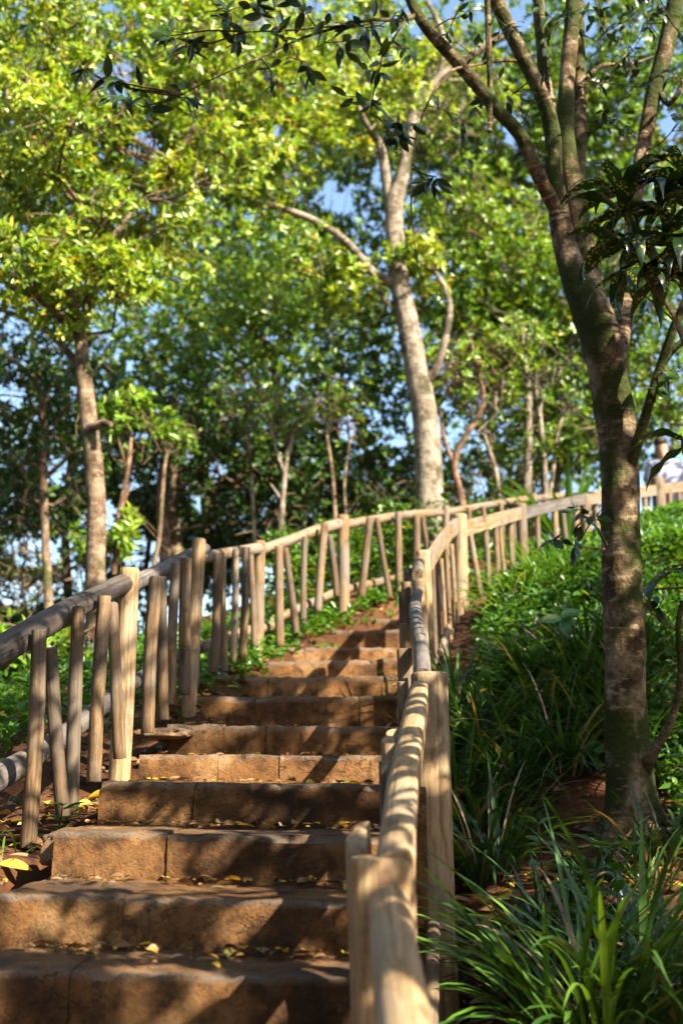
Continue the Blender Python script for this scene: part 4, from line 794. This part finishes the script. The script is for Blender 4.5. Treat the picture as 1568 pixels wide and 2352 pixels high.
# leafy herbs among the grass
def herb(label, px, py, Y, h, n):
    c = at(px, py, Y); c.z = gz(c.x, c.y); t = thing('leafy_herb', label, 'plant', c, 'leafy herbs in the grass'); mb = MB(); top = c + Vector((random.uniform(-.04, .04), random.uniform(-.04, .04), h))
    tube(mb, [c, c.lerp(top, .5), top], [.004, .003, .002], 6, .05, .03, 3., .5, None, False); mb.build('stem', BARK_MOSS, t)
    C = np.array([c.lerp(top, f) for f in np.linspace(.3, 1, n)]); A = np.tile([0, -.1, 1.], (n, 1)) + RNG.normal(0, .1, (n, 3))
    link('foliage', leaves_mesh('foliage', *rosettes(C, A, 4, .075, .036, (.1, .5), .01, np.full(n, .5), .12), fine=True), COVER_M, t)
herb('upright serrated herb in front of the mossy trunk', 1255, 2020, 3.7, .38, 5); herb('small herb near the bottom right edge of the frame', 1430, 2200, 3.3, .36, 5); herb('low herb between the grass tussocks', 1330, 2110, 3.5, .25, 4)
herb('pale seedling beside the left fence post', 345, 1720, 4.5, .12, 3); herb('seedling among dry leaves at the foot of the first picket', 135, 1850, 3.7, .10, 3)
def broadleaf(label, px, py, Y, L):
    c = at(px, py, Y); t = thing('broad_leaf_seedling', label, 'plant', (c.x, c.y, gz(c.x, c.y)), 'broad-leaved seedlings'); n = 4
    mb = MB(); g = Vector((c.x, c.y, gz(c.x, c.y))); tube(mb, [g, g.lerp(c, .5), c], [.004, .003, .003], 6, .05, .02, 3., .5, None, False); mb.build('stem', BARK_MOSS, t)
    C = np.array([c]); link('foliage', leaves_mesh('foliage', *rosettes(C, np.array([[0, -.5, .7]]), n, L, L * .55, (.1, .4), .01, np.array([.55])), fine=True), COVER_M, t)
broadleaf('big pale heart-shaped leaves left of the mossy trunk, halfway up the bank', 1290, 1420, 5.6, .12); broadleaf('dull broad leaves low against the mossy trunk', 1350, 1725, 5.15, .12)

# fallen leaves
def litter(n, f):
    B, D, N = [], [], []
    for _ in range(n):
        p = f()
        if p is None: continue
        B.append(p); a = random.uniform(0, 6.28); D.append((math.cos(a), math.sin(a), random.uniform(-.1, .25))); N.append((random.gauss(0, .35), random.gauss(0, .35), 1))
    return np.array(B), np.array(D), np.array(N)
def l_left():
    y = random.uniform(2.3, 9.5); lx = float(np.interp(y, LP[:, 1], LP[:, 0])); x = lx + random.gauss(.05, .22)
    if x > lx + .3: return None
    return (x, y, gz(x, y) + random.uniform(.004, .03))
def l_right():
    y = random.uniform(2.6, 5.6); x = rx_(y) + abs(random.gauss(.0, .5)) + .08; return (x, y, gz(x, y) + random.uniform(.004, .03))
def l_step():
    Y, Yn_, xL, xr, zt, s = random.choice(SK[1:]); x = random.uniform(xL + .02, xr - .02); y = random.uniform(Y + .05, Yn_ - .01)
    if random.random() < .75: y = Yn_ - abs(random.gauss(0, .05)) - .015
    return (x, y, zt + s * (x - xL) + .012)
ls = []
for n, f, L in ((900, l_left, .085), (900, l_left, .045), (560, l_right, .075), (620, l_step, .045), (700, l_step, .02)):
    B, D, N = litter(n, f); m = len(B); ls.append([B, D, N, L * RNG.uniform(.5, 1.25, m), L * .45 * RNG.uniform(.6, 1.3, m), RNG.random(m)])
tag(link('fallen_leaves', leaves_mesh('fallen_leaves', *cat(ls), fold=.25, droop=.1, fine=True), LITTER_M), kind='stuff')

# ------------------------------------------------------------------ spotted-leaf shrub at the right edge
cr_root = at(1680, 1800, 4.1); cr_root.z = gz(cr_root.x, cr_root.y)
croton = thing('croton_shrub', 'dark shrub with drooping yellow-spotted strap leaves at the right edge', 'shrub', cr_root)
mb = MB()
for l in [[(1700, 1900, 4.1, 18), (1660, 1300, 4.05, 16), (1600, 900, 4.0, 14), (1545, 720, 3.95, 12), (1500, 660, 3.95, 10), (1455, 560, 3.9, 8), (1440, 500, 3.9, 7), (1425, 440, 3.9, 4)],
          [(1600, 900, 4.0, 10), (1580, 700, 3.95, 8), (1530, 560, 3.9, 7), (1515, 470, 3.9, 4)], [(1640, 1200, 4.0, 10), (1600, 1240, 3.95, 8), (1575, 1300, 3.9, 6), (1572, 1310, 3.9, 5)], [(1640, 1150, 4.0, 9), (1600, 1040, 3.95, 7), (1560, 1000, 3.92, 5)]]: limb(mb, l, seg=8, step=.06)
mb.build('stem', BARK_BROWN, croton)
pts = [(1425, 440, 3.9, 12, .0), (1432, 480, 3.9, 9, .0), (1440, 560, 3.9, 10, -.2), (1515, 470, 3.9, 12, 0), (1530, 540, 3.9, 12, -.1), (1545, 620, 3.9, 12, -.3), (1480, 610, 3.9, 8, -.4), (1575, 420, 3.85, 10, 0), (1570, 1290, 3.9, 7, -.5), (1572, 1010, 3.9, 5, -.5), (1580, 560, 3.85, 10, -.2)]
def droopy(spots, L, W):
    v, q, b0 = [], [], 0
    for px, py, Y, n, dz in spots:
        c = at(px, py, Y)
        for k in range(n):
            a = k * 2.4 + random.uniform(-.3, .3); el = random.uniform(.15, 1.35) + dz; l = L * random.uniform(.65, 1.15); w = W * random.uniform(.8, 1.2)
            h = Vector((math.cos(a), math.sin(a), 0)); p = c + Vector((0, 0, random.uniform(-.03, .02))); side = Vector((-h.y, h.x, 0)); cur = random.uniform(1.2, 2.6); ns = 11; twist = random.uniform(-.8, .8)
            for i in range(ns + 1):
                t = i / ns; e = el - cur * t ** 1.3; d = h * math.cos(e) + Vector((0, 0, math.sin(e)))
                if i: p = p + d * (l / ns)
                up = side.cross(d); s = side * math.cos(twist * t) + up * math.sin(twist * t); u2 = s.cross(d)
                ww = w * max(.04, math.sin(math.pi * min(1, (t * .93 + .05)) ** .8)) ; wav = .12 * math.sin(t * 16 + k) * ww
                v += [p + s * .5 * ww + u2 * (.14 * ww + wav), p.copy(), p - s * .5 * ww + u2 * (.14 * ww - wav)]
            for r in range(ns):
                for cc in range(2): o = b0 + r * 3 + cc; q.append((o, o + 1, o + 4, o + 3))
            b0 += 3 * (ns + 1)
    return np_mesh('foliage', [tuple(x) for x in v], q, True)
link('foliage', droopy(pts, .30, .052), CROTON, croton)

# ------------------------------------------------------------------ person beyond the far railing
def skin_mesh(name, verts, edges, radii, mat, parent, sub=2):
    me = bpy.data.meshes.new(name); me.from_pydata(verts, edges, []); o = link(name, me, mat, parent)
    o.modifiers.new('skin', 'SKIN'); ss = o.modifiers.new('sub', 'SUBSURF'); ss.levels = sub; ss.render_levels = sub
    for i, r in enumerate(radii): me.skin_vertices[0].data[i].radius = (r, r) if not isinstance(r, tuple) else r
    me.skin_vertices[0].data[0].use_root = True
    dg = bpy.context.evaluated_depsgraph_get(); m2 = bpy.data.meshes.new_from_object(o.evaluated_get(dg)); o.modifiers.clear(); o.data = m2
    m2.polygons.foreach_set('use_smooth', np.ones(len(m2.polygons), dtype=bool))
    if not m2.materials: m2.materials.append(mat)
    return o
SKIN = plain_mat('skin', (.36, .17, .10), .55, .15); SHIRT = plain_mat('grey_cotton', (.26, .27, .34), .85, .2, 20.); HAIR = plain_mat('dark_hair', (.03, .02, .015), .6, .3); TROUS = plain_mat('dark_trousers', (.05, .055, .07), .85)
pp = at(1538, 1110, 12.2); px0, py0 = pp.x, 12.2; zf = gz(px0, py0)
person = thing('person', 'person in a grey short-sleeved shirt standing beyond the far railing, seen from behind', 'person', (px0, py0, zf))
shz = at(1530, 1062, 12.2).z; hipz = shz - .52
def PV(dx, dy, z): return (px0 + dx, py0 + dy, z)
bodyv = [PV(0, 0, hipz), PV(0, 0, hipz + .2), PV(0, .02, shz - .12), PV(-.01, .05, shz + .03), PV(-.03, .09, shz + .12), PV(-.04, .11, shz + .2), PV(-.045, .12, shz + .29),
         PV(-.18, .02, shz - .04), PV(-.24, .03, shz - .3), PV(-.22, .2, shz - .48), PV(-.2, .28, shz - .54), PV(.18, .02, shz - .04), PV(.25, .05, shz - .3), PV(.2, .25, shz - .45), PV(.17, .32, shz - .5),
         PV(-.1, 0, hipz - .08), PV(-.11, .02, zf + .48), PV(-.11, 0, zf + .08), PV(-.12, .14, zf + .04), PV(.1, 0, hipz - .08), PV(.11, .02, zf + .48), PV(.11, 0, zf + .08), PV(.12, .14, zf + .04)]
bodye = [(0, 1), (1, 2), (2, 3), (3, 4), (4, 5), (5, 6), (2, 7), (7, 8), (8, 9), (9, 10), (2, 11), (11, 12), (12, 13), (13, 14), (0, 15), (15, 16), (16, 17), (17, 18), (0, 19), (19, 20), (20, 21), (21, 22)]
bodyr = [(.15, .11), (.14, .10), (.15, .10), .06, .055, .085, .075, .06, .045, .035, .03, .06, .045, .035, .03, .085, .06, .042, .035, .085, .06, .042, .035]
skin_mesh('body', bodyv, bodye, bodyr, SKIN, person)
skin_mesh('shirt', [PV(0, 0, hipz - .06), PV(0, 0, hipz + .2), PV(0, .02, shz - .12), PV(-.01, .04, shz + .01), PV(-.19, .02, shz - .05), PV(-.235, .03, shz - .24), PV(.19, .02, shz - .05), PV(.245, .045, shz - .24)], [(0, 1), (1, 2), (2, 3), (2, 4), (4, 5), (2, 6), (6, 7)],
          [(.18, .135), (.17, .125), (.18, .125), .085, .085, .075, .085, .075], SHIRT, person)
skin_mesh('trousers', [PV(0, 0, hipz), PV(-.1, 0, hipz - .1), PV(-.11, .02, zf + .48), PV(-.11, 0, zf + .1), PV(.1, 0, hipz - .1), PV(.11, .02, zf + .48), PV(.11, 0, zf + .1)], [(0, 1), (1, 2), (2, 3), (0, 4), (4, 5), (5, 6)], [(.165, .13), .1, .08, .065, .1, .08, .065], TROUS, person)
skin_mesh('hair', [PV(-.042, .085, shz + .2), PV(-.045, .1, shz + .27), PV(-.045, .12, shz + .325)], [(0, 1), (1, 2)], [.075, .088, .07], HAIR, person)
